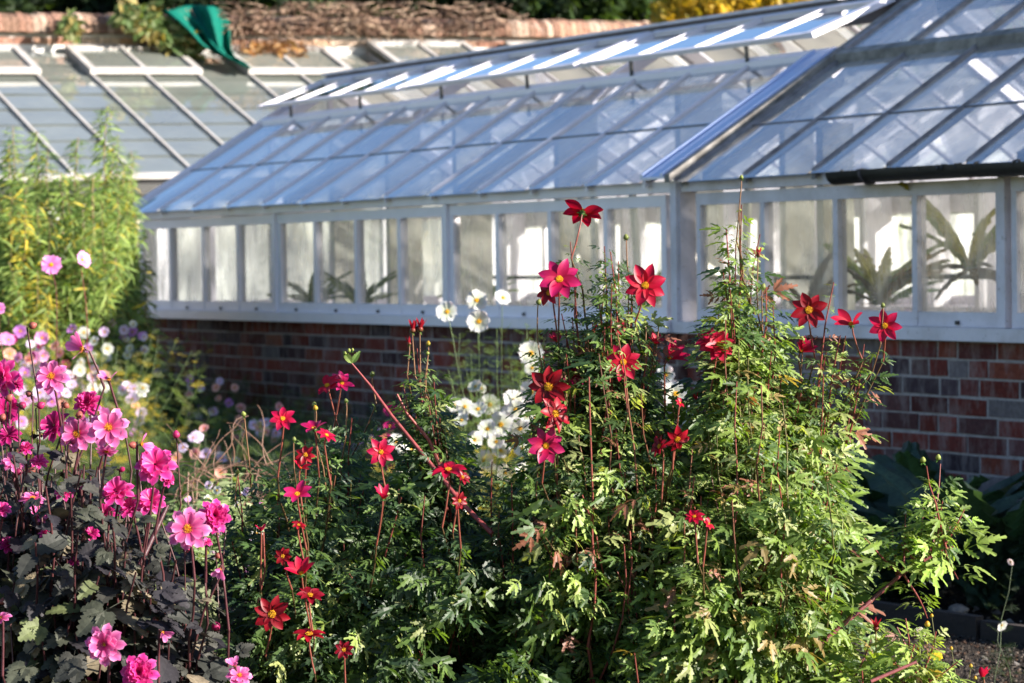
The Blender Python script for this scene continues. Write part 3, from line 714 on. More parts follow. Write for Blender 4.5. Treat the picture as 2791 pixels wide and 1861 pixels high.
def bud_mesh(name, body, tip, sep, seed, open_=0.):
    mb = MB(); pr = [(0, -.5, .1), (.0, -.45, .55), (0, -.2, .92), (0, .15, 1.), (0, .5, .85), (0, .85, .5), (0, 1.05, .12)]
    n = 9; V = []; C = []
    for (_, z, r) in pr:
        for k in range(n):
            rr = r*(1+.05*(k % 2)); V.append((rr*math.cos(k*2*pi/n)*.72, rr*math.sin(k*2*pi/n)*.72, z)); f = (z+.5)/1.5; C.append(np.array(body)*(1-f)+np.array(tip)*f)
    mb.add(V, np.array([(i*n+j, i*n+(j+1) % n, (i+1)*n+(j+1) % n, (i+1)*n+j) for i in range(6) for j in range(n)]), np.array(C))
    r = random.Random(seed)
    for k in range(5): petal(mb, k*2*pi/5+r.uniform(-.2, .2), 1.1, .55, r.uniform(-.7, .5), .3, sep, sep, -.5, 1, nl=4, nw=3, r=r)
    if open_:
        for k in range(5): petal(mb, k*2*pi/5, 1.3, .8, 2.2, .5, tip, tip, 0, 1, nl=5, nw=3, r=r)
    return mb.mesh(name, 'petal', True)
BG = [bud_mesh('bud', (.16, .22, .05), (.35, .40, .10), (.07, .16, .03), 1), bud_mesh('bud', (.10, .15, .04), (.25, .28, .08), (.07, .14, .03), 2)]
BYR = [bud_mesh('bud', (.3, .3, .05), (.55, .33, .03), (.08, .15, .03), 3)]
BR_ = [bud_mesh('bud', (.08, .08, .03), (.30, .01, .02), (.08, .12, .03), 4, 1)]
BP = [bud_mesh('bud', (.22, .07, .05), (.40, .12, .10), (.08, .05, .04), 5), bud_mesh('bud', (.25, .03, .08), (.50, .03, .16), (.07, .04, .04), 6)]
CENT = {}
for ms, c in ((REDS, CY), (DARKS, CD), (MAGS, CY), (FOLD, CY), (REDSD, CY), (PINKS, CO), (PINKD, None), (PINKX, None), (PINKF, CO), (COSW, CC), (COSP, CC), (COSL, CC), (COSM, CC), (COSA, CC), (COSK, CC)):
    for m_ in ms: CENT[m_.name] = c

def put_flower(root, me, pos, face, size, spin=None, name='flower', label=None):
    z = Vector(face).normalized(); q = z.to_track_quat('Z', 'Y')
    spin = U(0, 6.28) if spin is None else spin
    mw = T(*pos) @ q.to_matrix().to_4x4() @ Matrix.Rotation(spin, 4, 'Z') @ Matrix.Diagonal((size, size, size, 1))
    o = bpy.data.objects.new(name, me); COL.objects.link(o); o.parent = root; o.matrix_parent_inverse = root.matrix_world.inverted(); o.matrix_world = mw
    if label: o['label'] = label
    c = CENT.get(me.name)
    if c is not None:
        k = bpy.data.objects.new('flower_centre', c); COL.objects.link(k); k.parent = o; k.matrix_local = T(0, 0, .05)
    return o
def face(r, t_, u): return np.array([r, -t_, u])/math.sqrt(r*r+t_*t_+u*u)

# ------------------------------------------------------------------ plants
GREEN = [(.048, .09, .022), (.065, .115, .026), (.04, .075, .018), (.085, .14, .03)]
DEEP = [(.016, .038, .014), (.022, .05, .016), (.03, .062, .018)]  # darkened so the colour carries shade inside the foliage
LIME = [(.15, .22, .045), (.20, .27, .06), (.12, .18, .03), (.25, .28, .10), (.09, .15, .03)]  # older yellower leaves, kept bright so the colour carries the sunny side
AUT = [(.26, .14, .11), (.24, .17, .06), (.2, .08, .05)]
DUSK = [(.026, .028, .024), (.036, .036, .030), (.020, .018, .022), (.05, .055, .038)]
DUST = [(.22, .18, .12), (.28, .23, .16), (.17, .14, .09)]
def env(pts, x): return float(np.interp(x, [p[0] for p in pts], [p[1] for p in pts]))
class Plant:
    def __init__(s, name, label, cat_, base, leafm='leaf', group=None):
        s.base = np.array(base, float); s.root = thing(name, label, cat_, loc=tuple(base), group=group)
        s.stems = MB(); s.lv = {}; s.leafm = leafm; s.nb = 0
    def leaf(s, tpls, pos, out, nrm, size, pal):
        k = R_.randrange(len(tpls)); key = (id(tpls), k)
        s.lv.setdefault(key, (tpls[k], [], []))
        s.lv[key][1].append(basis(out, nrm, size, pos)); s.lv[key][2].append(np.array(R_.choice(pal))*U(.75, 1.3))
    def shoot(s, top, tpls, pal, size=.09, gap=.055, r0=.006, r1=.002, start=.15, bare=.0, base=None, stemc=(.16, .035, .03), lean=.6, pair=2, base_jit=.12, droop=.0, topsize=.35, wig=.02, up=.35):
        b = np.array(base if base is not None else s.base+np.array([U(-1, 1), U(-1, 1), 0])*base_jit, float); top = np.array(top, float)
        d = top-b; c = b+d*np.array([lean, lean, .42]); Ln = np.linalg.norm(d); k = max(6, int(Ln/.07))
        ts = np.linspace(0, 1, k)[:, None]; pts = b*(1-ts)**2+2*(1-ts)*ts*c+top*ts**2
        w_ = np.cumsum(NR.normal(0, wig*.3, (k, 3)), 0); w_ -= ts*w_[-1]; w_[:, 2] *= .3; pts = pts+w_*(1 if wig else 0)
        rr = np.linspace(r0, r1, k); s.stems.tube(pts, rr, 6 if r0 > .004 else 5, np.array(stemc)*U(.7, 1.3))
        seg = np.linalg.norm(np.diff(pts, axis=0), axis=1); cum = np.concatenate([[0], np.cumsum(seg)]); tot = cum[-1]
        x = tot*start; phi = U(0, 6.28)
        while x < tot-bare-.005:
            p = np.array([np.interp(x, cum, pts[:, q]) for q in range(3)]); t = x/tot
            for q in range(pair):
                ph = phi+q*2*pi/pair+U(-.4, .4); o = np.array([math.cos(ph), math.sin(ph), up+U(-.35, .35)-droop])
                sz = size*(1-(1-topsize)*t**2.2)*U(.7, 1.25)
                pet = p+o*sz*.12
                s.leaf(tpls, pet, o, (U(-.5, .5)+.55, U(-.5, .5)-.5, .8), sz, pal)
            phi += pi/2+U(-.3, .3); x += gap*U(.7, 1.35)*(1-.35*t)
        return pts
    def cloud(s, n, xr, env_, Yr, tpls, pal, size, t0=45, t1=600, gapt=-.15):
        "loose leaves filling the body of the plant"
        for k in range(n):
            x = U(*xr); y = env(env_, x)+t0+R_.random()**.8*t1; x += R_.gauss(0, 1)*(20+45*max(0., min(1., (y-850)/300)))
            if y > 1660: y = U(1300, 1660)
            q = P(x, y, U(*Yr)); ph = U(0, 6.28)
            if math.sin(q[0]*23+1.3*math.sin(q[2]*17))+math.sin(q[2]*27+q[1]*9+s.base[0]*7)+math.sin(q[0]*9-q[2]*11+q[1]*14) < gapt: continue
            s.leaf(tpls, q, (math.cos(ph), math.sin(ph), U(-.95, .25)), (U(-.5, .9)+.45, U(-.9, .5)-.4, U(.1, .8)), size*U(.6, 1.25), pal)
    def finish(s, stemm='stem'):
        if s.stems.n: wpart('stem', s.stems, stemm, s.root, True)
        if s.lv:
            mb = MB()
            for tpl, ms, cs in s.lv.values(): mb.inst(tpl, ms, cs)
            wpart('foliage', mb, s.leafm, s.root)
        return s.root
def mixpal(*pw):
    out = []
    for pal, n in pw: out += [R_.choice(pal) for _ in range(n)]
    return out

# the flowering red dahlias; sizes and places in display pixels of the photograph turned into real points at each plant's distance
R, D_, MG, FO, DB = REDS, DARKS, MAGS, FOLD, REDSD
ENV = [(470, 1640), (540, 1520), (585, 1300), (620, 1110), (650, 1050), (700, 1030), (760, 1060), (830, 1075), (890, 1060), (930, 1080), (965, 900), (1000, 1010), (1050, 1190), (1150, 1230), (1225, 1190), (1258, 880), (1300, 800), (1370, 740), (1400, 640), (1440, 720), (1480, 900), (1520, 990), (1570, 960), (1612, 860), (1660, 640), (1700, 700), (1760, 690), (1800, 760), (1860, 860), (1885, 960), (1895, 1060)]
def dahlia(label, bx, Yb, flowers, buds, shoots, fill, pal, size=.085, group='red dahlias in the near border', env_=ENV, nfill=40, cl=1600, Yr=(5.2, 6.1), leafpal2=None, xr=None):
    b = P(bx, 1560, Yb); b[2] = .02; p = Plant('dahlia', label, 'dahlia', b, group=group)
    for (x, y, sz, ms, fc, Y) in flowers:
        Y = Y if y < 900 else min(Y, 5.2) if y < 1100 else min(Y, 5.08)
        pos = P(x, y, Y); s_ = sz*K/F_*Y*.5*1.12
        fv = face(*fc); me = ms[R_.randrange(len(ms))]; put_flower(p.root, me, pos, fv, s_)
        neck = pos-fv*s_*.18; low = neck+np.array([U(-.02, .02), U(0, .03), -U(.07, .12)]) - fv*s_*.5*np.array([1, 1, 0])
        p.stems.tube([neck, neck-fv*s_*.25+np.array([0, 0, -.01]), (neck-fv*s_*.3)*.5+low*.5+np.array([0, 0, -.01]), low], [.0018, .0018, .002, .0022], 5, (.17, .045, .03))
        p.shoot(low, DAH, pal, size*1.0, .042, .0034, .0017, .12, .005, base=P(bx+.4*(x-bx)+U(-30, 30), min(y+U(330, 430), 1620), max(Y, 5.3)+U(.15, .4)), stemc=(.09, .055, .025), wig=.02)
    for (x, y, sz, ms, Y) in buds:
        pos = P(x, y, Y); s_ = sz*K/F_*Y*.5; fv = np.array([U(-.4, .4), U(-.4, .4), 1]); fv /= np.linalg.norm(fv)
        put_flower(p.root, ms[R_.randrange(len(ms))], pos, fv, s_*.8, name='bud'); low = pos-fv*s_*.4+np.array([U(-.01, .01), 0, -U(.05, .1)])
        p.stems.tube([pos-fv*s_*.35, pos-fv*s_*.6-np.array([0, 0, .01]), low], [.0013, .0014, .0017], 5, (.15, .07, .03)); p.shoot(low, DAH, pal, size*1.0, .04, .0032, .0014, .12, .005, base=P(bx+.45*(x-bx)+U(-30, 30), min(y+U(300, 400), 1620), Y+U(.05, .3)), stemc=(.12, .06, .03), wig=.035)
    for (x, y, Y, sz) in shoots:
        p.shoot(P(x, y, Y), DAH, pal, sz*1.25, .028, .004, .0012, .1, .0, topsize=.4, base=P(bx+.5*(x-bx)+U(-20, 20), min(y+U(380, 480), 1620), Y+U(.05, .25)))
        for q in range(1): p.shoot(P(x+U(-45, 45), y+U(60, 170), Y+U(-.1, .15)), DAH, leafpal2 or pal, sz*1.25, .03, .003, .0012, .2, 0, topsize=.5, base=P(bx+.6*(x-bx)+U(-20, 20), min(y+U(400, 480), 1620), Y+U(.05, .25)))
    for k in range(nfill):
        x = U(*xr); t = R_.random()**.9; y = env(env_, x)+15+t*520; x += R_.gauss(0, 1)*60*min(1, t*2)
        Y = U(*Yr); pl = leafpal2 if (leafpal2 and (R_.random() < .75)) else pal
        p.shoot(P(x, min(y, 1720), Y), DAH, pl, size*U(.8, 1.15), .045, .0045, .0015, .30, 0, topsize=.5, lean=U(.3, 1.1), stemc=R_.choice([(.13, .05, .03), (.10, .09, .03), (.18, .045, .035)]), wig=.03, base_jit=.2)
    e2 = [(a_, b_+40) if b_ > 1000 else (a_, b_+.40*(1000-b_)+50) for a_, b_ in env_]
    p.cloud(int(cl*3.3), xr, e2, (5.35, 6.2), DAH+SML, leafpal2 or pal, size*.80, 10, 640, .15)
    p.cloud(int(cl*1.2), xr, e2, (5.15, 5.45), DAH+SML, leafpal2 or pal, size*.82, 190, 480, .1)
    return p
front = (0, 1, .15)
pG = mixpal((GREEN, 6), (DEEP, 3), (LIME, 2)); pD = mixpal((DEEP, 6), (GREEN, 3)); pL = mixpal((LIME, 9), (GREEN, 4), (AUT, 1)); pY = mixpal((LIME, 11), (GREEN, 4), (AUT, 1))  # shade put into the left plants' greens, sun and age into the right's
d1 = dahlia('red dahlia with leaves coloured dark for shade left of the long slanting stem, dark blooms near the bottom', 700, 5.7,
    [(752, 886, 64, R, (-.3, .7, .8), 5.6), (785, 880, 56, MG, (.3, .8, .6), 5.62), (650, 962, 62, R, (0, 1, .7), 5.4), (722, 985, 66, MG, (-.2, .3, .9), 5.45), (750, 1000, 50, R, (.5, .4, .9), 5.5), (702, 1045, 46, D_, (0, 1, .4), 5.5), (690, 1075, 40, FO, (.4, .5, .8), 5.5), (875, 1038, 66, R, (.2, 1, .1), 5.5), (683, 1135, 66, MG, (0, .8, .8), 5.4), (880, 1145, 46, FO, (.2, .4, 1), 5.6), (650, 1277, 40, D_, front, 5.5), (692, 1318, 66, FO, (-.1, .5, .7), 5.25), (712, 1368, 62, D_, (.2, .5, .8), 5.25), (625, 1410, 82, D_, (0, 1, .1), 5.2), (710, 1458, 74, D_, (0, .25, 1), 5.2), (790, 1492, 44, D_, front, 5.3), (686, 1206, 34, D_, (.3, .5, 1), 5.4), (600, 1220, 26, FO, (0, .2, 1), 5.5)],
    [(560, 952, 20, BG, 5.5), (725, 938, 20, BYR, 5.45), (675, 1010, 18, BG, 5.4), (795, 922, 18, BG, 5.5), (855, 860, 20, BG, 5.55), (545, 1085, 18, BG, 5.5), (700, 1548, 18, BYR, 5.3), (640, 1548, 18, BYR, 5.3), (765, 1240, 18, BG, 5.5)],
    [(545, 1075, 5.5, .06), (700, 1010, 5.5, .07), (760, 1075, 5.5, .07), (835, 1060, 5.6, .07), (640, 1060, 5.5, .07), (808, 960, 5.5, .06)], None, pD, nfill=60, cl=1500, xr=(570, 960), leafpal2=pG).finish()
p = dahlia('dahlia with a long bare red stem slanting left across the brick wall', 1150, 5.8,
    [(1030, 1080, 84, R, (-.1, .3, 1), 5.5), (1062, 1096, 40, D_, (.6, .5, .5), 5.5), (1055, 1150, 40, D_, (.3, .6, 0), 5.8)],
    [(948, 760, 24, BR_, 5.5), (965, 757, 24, BR_, 5.5), (984, 790, 20, BYR, 5.5), (940, 790, 16, BR_, 5.5), (982, 812, 16, BG, 5.5), (722, 930, 18, BG, 5.5), (1200, 1300, 17, BYR, 5.4), (1300, 1380, 20, BYR, 5.4), (1145, 1165, 18, BG, 5.4)],
    [(958, 800, 5.5, .06), (975, 900, 5.5, .075), (1010, 960, 5.5, .07), (925, 880, 5.5, .05), (1130, 1060, 5.4, .08), (1175, 1110, 5.3, .07), (985, 930, 5.45, .08), (955, 950, 5.5, .08)], None, pG, nfill=65, cl=1500, xr=(860, 1270), leafpal2=pD)
st = [P(1130, 1225, 5.32), P(1060, 1155, 5.36), P(985, 1060, 5.4), P(900, 955, 5.42), P(850, 885, 5.45), P(808, 835, 5.45)]
p.stems.tube(st, [.0054, .005, .0044, .0036, .0028, .0022], 9, (.22, .045, .045))
p.stems.tube([P(1040, 1140, 5.45), P(985, 1010, 5.45), P(935, 950, 5.45), P(912, 905, 5.45)], [.005, .004, .003, .002], 7, (.24, .05, .04))
for (x, y) in ((800, 822), (822, 812), (795, 815)):
    q = P(x, y, 5.45); p.leaf(SERR, P(808, 835, 5.45), q-P(808, 835, 5.45), (0, -1, .3), .032, LIME)
for (x, y, r_) in ((802, 806, 10), (793, 812, 9), (810, 804, 8)): put_flower(p.root, BG[0], P(x, y, 5.45), (0, -.2, 1), r_*K/F_*5.4*.6, name='bud')
for (x0, y0, x1, y1, Y, r_) in ((1455, 1520, 1230, 1350, 5.35, .005), (1560, 1480, 1440, 1340, 5.4, .0055), (1320, 1500, 1195, 1400, 5.3, .005), (1480, 1420, 1400, 1270, 5.4, .0055), (1345, 1480, 1150, 1370, 5.4, .005)):
    a_, b_ = P(x0, y0, Y), P(x1, y1, Y+.05); p.stems.tube([a_, (a_+b_)/2+np.array([0, 0, .01]), b_], [r_, r_*.9, r_*.7], 8, (.19, .04, .038))
p.finish()
dahlia('tallest red dahlia, its back-turned top bloom in front of the glasshouse panes', 1400, 5.6,
    [(1338, 487, 92, [REDS[3]], (.2, -.75, .6), 5.5), (1285, 642, 96, MG[:1]+R[:1], (0, .9, .4), 5.42), (1262, 672, 62, D_, (-.4, .7, .2), 5.5), (1482, 655, 96, R[:1], (0, 1, .1), 5.4), (1418, 755, 46, R, (.2, .8, .1), 5.5), (1505, 790, 46, FO, (.3, .3, .9), 5.5), (1536, 822, 62, FO, (.6, .5, .5), 5.45), (1432, 832, 84, [REDS[0], REDS[2]], (0, 1, .3), 5.35), (1260, 888, 92, D_[:1], (-.1, 1, .1), 5.35), (1312, 862, 66, MG, (.3, .7, .8), 5.5), (1275, 950, 84, D_[1:], (.5, .6, .2), 5.4), (1254, 1024, 84, MG[:1], (.1, 1, .2), 5.35), (1278, 785, 44, FO, (.1, .3, 1), 5.6), (1340, 780, 32, FO, (.5, .3, 1), 5.6), (1515, 1025, 50, D_[1:2], (-.6, .4, .3), 5.5), (1555, 1008, 64, D_[2:], (.3, .6, -.3), 5.5), (1562, 925, 26, R, (.4, .6, .5), 5.6)],
    [(1438, 546, 22, BG, 5.45), (1237, 695, 22, BG, 5.5), (1318, 775, 20, BG, 5.5), (1298, 825, 20, BG, 5.45), (1482, 745, 24, BG, 5.5), (1418, 785, 20, BYR, 5.5), (1388, 632, 16, BG, 5.5), (1513, 745, 18, BG, 5.5), (1330, 995, 20, BG, 5.4), (1235, 1078, 18, BYR, 5.4), (1350, 770, 18, BG, 5.5), (1452, 760, 18, BG, 5.5), (1362, 762, 18, BR_, 5.5), (1545, 915, 18, BG, 5.5)],
    [(1402, 578, 5.45, .06), (1388, 565, 5.5, .06), (1310, 555, 5.5, .03), (1420, 600, 5.5, .07), (1375, 690, 5.45, .065), (1290, 720, 5.5, .06), (1315, 730, 5.5, .06), (1300, 760, 5.5, .07), (1450, 700, 5.5, .07), (1345, 770, 5.5, .08), (1480, 850, 5.5, .08), (1405, 650, 5.4, .075), (1240, 840, 5.5, .05)], None, pG, nfill=70, cl=1350, xr=(1230, 1570), leafpal2=pL, Yr=(5.15, 6.0)).finish()
dahlia('red dahlia with yellowed leaves coloured bright for sun at the right end of the big clump', 1720, 5.5,
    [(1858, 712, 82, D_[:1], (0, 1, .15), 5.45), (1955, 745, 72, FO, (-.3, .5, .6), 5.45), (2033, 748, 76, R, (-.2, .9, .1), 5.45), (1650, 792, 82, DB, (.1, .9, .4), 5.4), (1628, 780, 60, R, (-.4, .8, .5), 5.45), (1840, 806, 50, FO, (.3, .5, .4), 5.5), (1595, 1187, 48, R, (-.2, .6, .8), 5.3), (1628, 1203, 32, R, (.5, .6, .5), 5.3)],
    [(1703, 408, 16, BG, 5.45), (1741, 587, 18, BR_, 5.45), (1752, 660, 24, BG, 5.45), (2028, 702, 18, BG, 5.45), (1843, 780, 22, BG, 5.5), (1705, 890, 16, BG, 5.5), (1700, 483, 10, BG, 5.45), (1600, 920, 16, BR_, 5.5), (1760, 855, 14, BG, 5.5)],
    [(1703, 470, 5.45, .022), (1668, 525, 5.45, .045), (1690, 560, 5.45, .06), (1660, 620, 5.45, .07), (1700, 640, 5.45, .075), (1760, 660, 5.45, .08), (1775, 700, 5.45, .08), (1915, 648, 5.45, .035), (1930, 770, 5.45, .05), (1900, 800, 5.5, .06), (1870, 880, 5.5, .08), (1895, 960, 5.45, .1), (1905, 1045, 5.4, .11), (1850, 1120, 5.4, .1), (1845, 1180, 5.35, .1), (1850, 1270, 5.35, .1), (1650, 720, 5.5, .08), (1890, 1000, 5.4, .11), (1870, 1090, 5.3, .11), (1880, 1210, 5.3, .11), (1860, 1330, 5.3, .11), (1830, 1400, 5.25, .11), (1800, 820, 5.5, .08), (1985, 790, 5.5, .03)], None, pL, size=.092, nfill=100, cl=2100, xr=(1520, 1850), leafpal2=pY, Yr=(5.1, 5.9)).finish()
# the separate low dahlia at the far right with its slanting branch
b = P(1760, 1640, 5.3); b[2] = .02
p = Plant('dahlia', 'small dahlia with only leaves and buds on a slanting red branch at the bottom right', 'dahlia', b, group='red dahlias in the near border')
br = [b, P(1815, 1560, 5.3), P(1900, 1465, 5.32), P(2000, 1380, 5.35), P(2075, 1315, 5.38), P(2165, 1262, 5.4), P(2190, 1255, 5.4)]
p.stems.tube(br, [.0065, .006, .0054, .0048, .004, .0034, .0022], 9, (.13, .032, .036))
for k in range(1, 6): p.stems.tube([br[k]-(br[k+1]-br[k])*.03, br[k], br[k]+(br[k+1]-br[k])*.03], [.004, .0075-k*.0007, .004], 9, (.2, .09, .05))
pLL = mixpal((LIME, 9), (GREEN, 5), ([(.2, .3, .05)], 3))
for (bx, by, tx, ty, sz, n_) in ((2140, 1280, 2160, 1065, .065, 0), (2175, 1262, 2128, 1070, .05, 0), (2070, 1320, 2080, 1180, .055, 0), (2070, 1320, 1985, 1235, .075, 0), (2160, 1265, 2215, 1170, .075, 0), (2100, 1300, 2190, 1200, .08, 0), (2170, 1260, 2200, 1330, .085, 0), (2075, 1320, 2130, 1420, .05, 0), (1930, 1440, 1935, 1395, .045, 0), (2060, 1325, 2050, 1220, .07, 0), (2120, 1290, 2120, 1160, .075, 0), (2150, 1270, 2165, 1150, .08, 0), (2110, 1295, 2070, 1250, .08, 0), (1940, 1430, 2010, 1445, .06, 0)):
    p.shoot(P(tx, ty, 5.4+U(-.08, .08)), DAH, pLL, sz*1.12, .021, .003, .0013, .15, .03 if ty < 1100 else 0, base=P(bx, by, 5.38), wig=.006, topsize=.45, lean=.5)
for (x, y) in ((2120, 1058), (2155, 1052), (2088, 1178)): put_flower(p.root, BG[0], P(x, y, 5.4), (0, -.2, 1), 9*K/F_*5.4, name='bud')
b2 = P(2080, 1640, 5.2)
for (tx, ty, sz) in ((1860, 1530, .07), (1900, 1490, .06), (2000, 1470, .09), (2060, 1440, .07), (2100, 1480, .08), (2040, 1500, .09), (2150, 1450, .05), (1980, 1540, .09), (2120, 1530, .08), (2200, 1520, .05), (1925, 1545, .08), (1850, 1555, .08), (2080, 1420, .07), (2180, 1560, .07)):
    p.shoot(P(tx, ty, 5.25+U(-.1, .1)), DAH, mixpal((LIME, 7), (AUT, 1), ([(.25, .33, .06)], 3)), sz*1.15, .022, .0035, .0013, .2, 0, base=b2+np.array([U(-.15, .15), 0, 0]), wig=.01, topsize=.6)
for (x, y, r_, ms) in ((2012, 1445, 9, BR_), (1830, 1500, 12, BG), (1870, 1480, 8, BR_), (2130, 1435, 9, BYR)): 
    q = P(x, y, 5.25); put_flower(p.root, ms[0], q, (0, -.2, 1), r_*K/F_*5.4, name='bud'); p.stems.tube([q, q+np.array([.0, .01, -.12]), q+np.array([.01, .02, -.3])], [.0014, .0016, .002], 5, (.15, .08, .03))
a_, b_ = P(2000, 1565, 5.1), P(2105, 1520, 5.12); p.stems.tube([a_, (a_+b_)/2, b_], [.0038, .0038, .003], 8, (.2, .06, .06))
put_flower(p.root, FOLD[0], P(2258, 1556, 5.2), (-.2, .6, .8), .022)
p.stems.tube([P(2260, 1560, 5.2), P(2262, 1620, 5.2)], .002, 5, (.15, .06, .03))
p.finish()

# pink dahlias with dark leaves
ENVP = [(-120, 1010), (0, 960), (60, 1000), (150, 1010), (220, 1040), (300, 1090), (380, 1160), (430, 1250), (470, 1330), (490, 1420), (520, 1600)]
pdk = mixpal((DUSK, 12), (DUST, 1)); pdl = mixpal((DUSK, 8), (DUST, 5), ([(.10, .12, .05)], 2))
def pinkd(label, bx, Yb, flowers, buds, xr, nfill):
    b = P(bx, 1560, Yb); b[2] = .02; p = Plant('dahlia', label, 'dahlia', b, 'dull_leaf', group='pink dahlias with dark leaves')
    for (x, y, sz, ms, fc, Y) in flowers:
        Y = Y if y < 1000 else Y-.3
        pos = P(x, y, Y); s_ = sz*K/F_*Y*.5*1.08; fv = face(*fc); put_flower(p.root, ms[R_.randrange(len(ms))], pos, fv, s_)
        neck = pos-fv*s_*.18; low = neck+np.array([U(-.03, .03), U(0, .03), -U(.08, .13)])-fv*s_*.6*np.array([1, 1, 0])
        p.stems.tube([neck, neck-fv*s_*.3, (neck-fv*s_*.4)*.5+low*.5, low], [.0022, .0024, .0026, .003], 6, (.07, .02, .025)); p.shoot(low, BIG, pdk, .11, .09, .0048, .0022, .3, .04, stemc=(.06, .02, .022), wig=.045)
    for (x, y, sz, ms, Y) in buds:
        pos = P(x, y, Y); s_ = sz*K/F_*Y*.5; fv = np.array([U(-.7, .7), U(-.4, .4), U(-.3, 1)]); fv /= np.linalg.norm(fv)
        put_flower(p.root, ms[R_.randrange(len(ms))], pos, fv, s_*.8, name='bud'); low = pos-fv*s_*.5+np.array([U(-.02, .02), 0, -U(.1, .16)])
        p.stems.tube([pos-fv*s_*.3, pos-fv*s_*.8, low], [.0016, .0018, .002], 5, (.07, .025, .025)); p.shoot(low, BIG, pdk, .09, .09, .004, .0018, .4, .02, stemc=(.06, .02, .022), wig=.045)
    for k in range(nfill):
        x = U(*xr); y = env(ENVP, x)+20+R_.random()**1.2*480; low_ = (y > 1270)
        p.shoot(P(x, y, U(5.0, 5.8)), BIG if R_.random() < .75 else SERR, pdl if low_ and R_.random() < .8 else pdk, U(.085, .135) if low_ else U(.06, .10), .075, .006, .002, .25, 0, stemc=(.06, .02, .022), topsize=.75, up=.2, droop=.25)
    p.cloud(300, xr, ENVP, (5.4, 6.0), BIG+SERR, pdk, .08, 90, 260); p.cloud(560, xr, ENVP, (5.2, 5.8), BIG+SERR, pdl, .11, 280, 350)
    p.finish()
PI, PD, PX, PF = PINKS, PINKD, PINKX, PINKF
pinkd('blackish-leaved pink dahlia crowding the left edge with blooms and brown buds', 40, 5.5,
    [(118, 865, 84, PI[:2], (0, 1, .35), 5.35), (8, 866, 92, PD[1:], (-.5, .8, .1), 5.4), (190, 802, 66, PF, (-.7, .5, .2), 5.4), (10, 940, 84, PX, (.5, .7, .1), 5.5), (126, 978, 84, PX, (-.3, .7, .5), 5.45), (20, 1000, 60, PX, (0, .6, .8), 5.6), (75, 1145, 60, PI, (.2, .4, .9), 5.5), (5, 1170, 46, PD, (0, .7, .7), 5.4), (90, 1180, 60, PI, (.6, .3, .5), 5.6), (2, 1420, 50, PI, (-.3, .4, .9), 5.2), (60, 1030, 40, PD, (0, .5, .8), 5.6), (30, 1060, 60, PI, (.1, .7, .6), 5.6), (20, 1250, 50, PX, (.1, .6, .6), 5.5), (110, 1225, 44, PD, (.1, .5, .8), 5.5), (35, 880, 50, PX, (.6, .4, .6), 5.55)],
    [(73, 748, 30, BP[:1], 5.35), (50, 932, 32, BP[1:], 5.3), (68, 905, 26, BP[:1], 5.35), (92, 932, 30, BP[1:], 5.3), (20, 915, 30, BP[:1], 5.3), (75, 1080, 30, BP[:1], 5.2), (45, 1083, 28, BP[1:], 5.2), (5, 960, 28, BP[:1], 5.3), (82, 1330, 20, BP[:1], 5.2), (10, 1380, 30, BP, 5.1), (150, 930, 26, BP[:1], 5.35)], (-130, 230), 70)
pinkd('pink dahlia with wide pale-rimmed blooms, just right of the left-edge one', 270, 5.4,
    [(250, 982, 98, PI[:1], (.1, 1, .25), 5.25), (178, 996, 90, PI[1:2], (-.2, 1, .2), 5.35), (202, 925, 70, PD, (-.1, .8, .5), 5.45), (250, 872, 44, PF, (-.1, .5, .8), 5.4), (356, 1068, 98, PD[1:], (.1, .8, .5), 5.35), (432, 1214, 104, PI[:1], (0, 1, .15), 5.2), (493, 1185, 82, PD[:1], (.2, .9, .3), 5.3), (268, 1130, 84, PD[1:], (-.1, .6, .7), 5.5), (345, 1150, 76, PD[1:], (.1, .7, .5), 5.5), (325, 1020, 46, PF, (.9, .3, .2), 5.35), (241, 1480, 96, PI[2:], (-.2, 1, .1), 5.1), (320, 1545, 90, PD[:1], (.1, 1, .3), 5.1), (550, 1552, 60, PI[:1], (.2, .7, .6), 5.2), (540, 1530, 40, PF, (-.2, .3, 1), 5.2), (505, 1305, 44, PF, (-.3, .5, -.8), 5.3), (372, 1452, 42, PF, (.6, .4, -.6), 5.2), (245, 1035, 50, PI, (0, .5, -.7), 5.4), (150, 1130, 50, PD[1:], (0, .6, .6), 5.6), (240, 1180, 60, PX, (0, .6, .6), 5.6), (300, 1165, 60, PD, (-.2, .6, .6), 5.5), (210, 1225, 40, PX, (.2, .6, .6), 5.5), (385, 1100, 40, PD, (.6, .5, .3), 5.4), (170, 1290, 30, PX, (0, .5, .8), 5.4), (475, 1245, 28, PD, (.3, .5, .8), 5.3), (90, 1060, 44, PD, (.2, .6, .7), 5.6)],
    [(405, 1000, 30, BP[1:], 5.35), (182, 955, 30, BP[:1], 5.35), (306, 1022, 30, BP[:1], 5.3), (496, 1440, 36, BP[1:], 5.2), (358, 1425, 30, BP[:1], 5.1), (388, 1080, 30, BP[:1], 5.3), (428, 1262, 26, BP[1:], 5.15), (518, 1170, 20, BP[1:], 5.35), (280, 1078, 22, BP[1:], 5.3), (190, 1125, 24, BP, 5.3), (505, 1545, 26, BP[:1], 5.2), (225, 1290, 26, BP[:1], 5.2), (500, 1275, 24, BP[:1], 5.3), (205, 1562, 26, BP[1:], 5.1), (165, 1015, 24, BP[1:], 5.3)], (150, 490), 85)
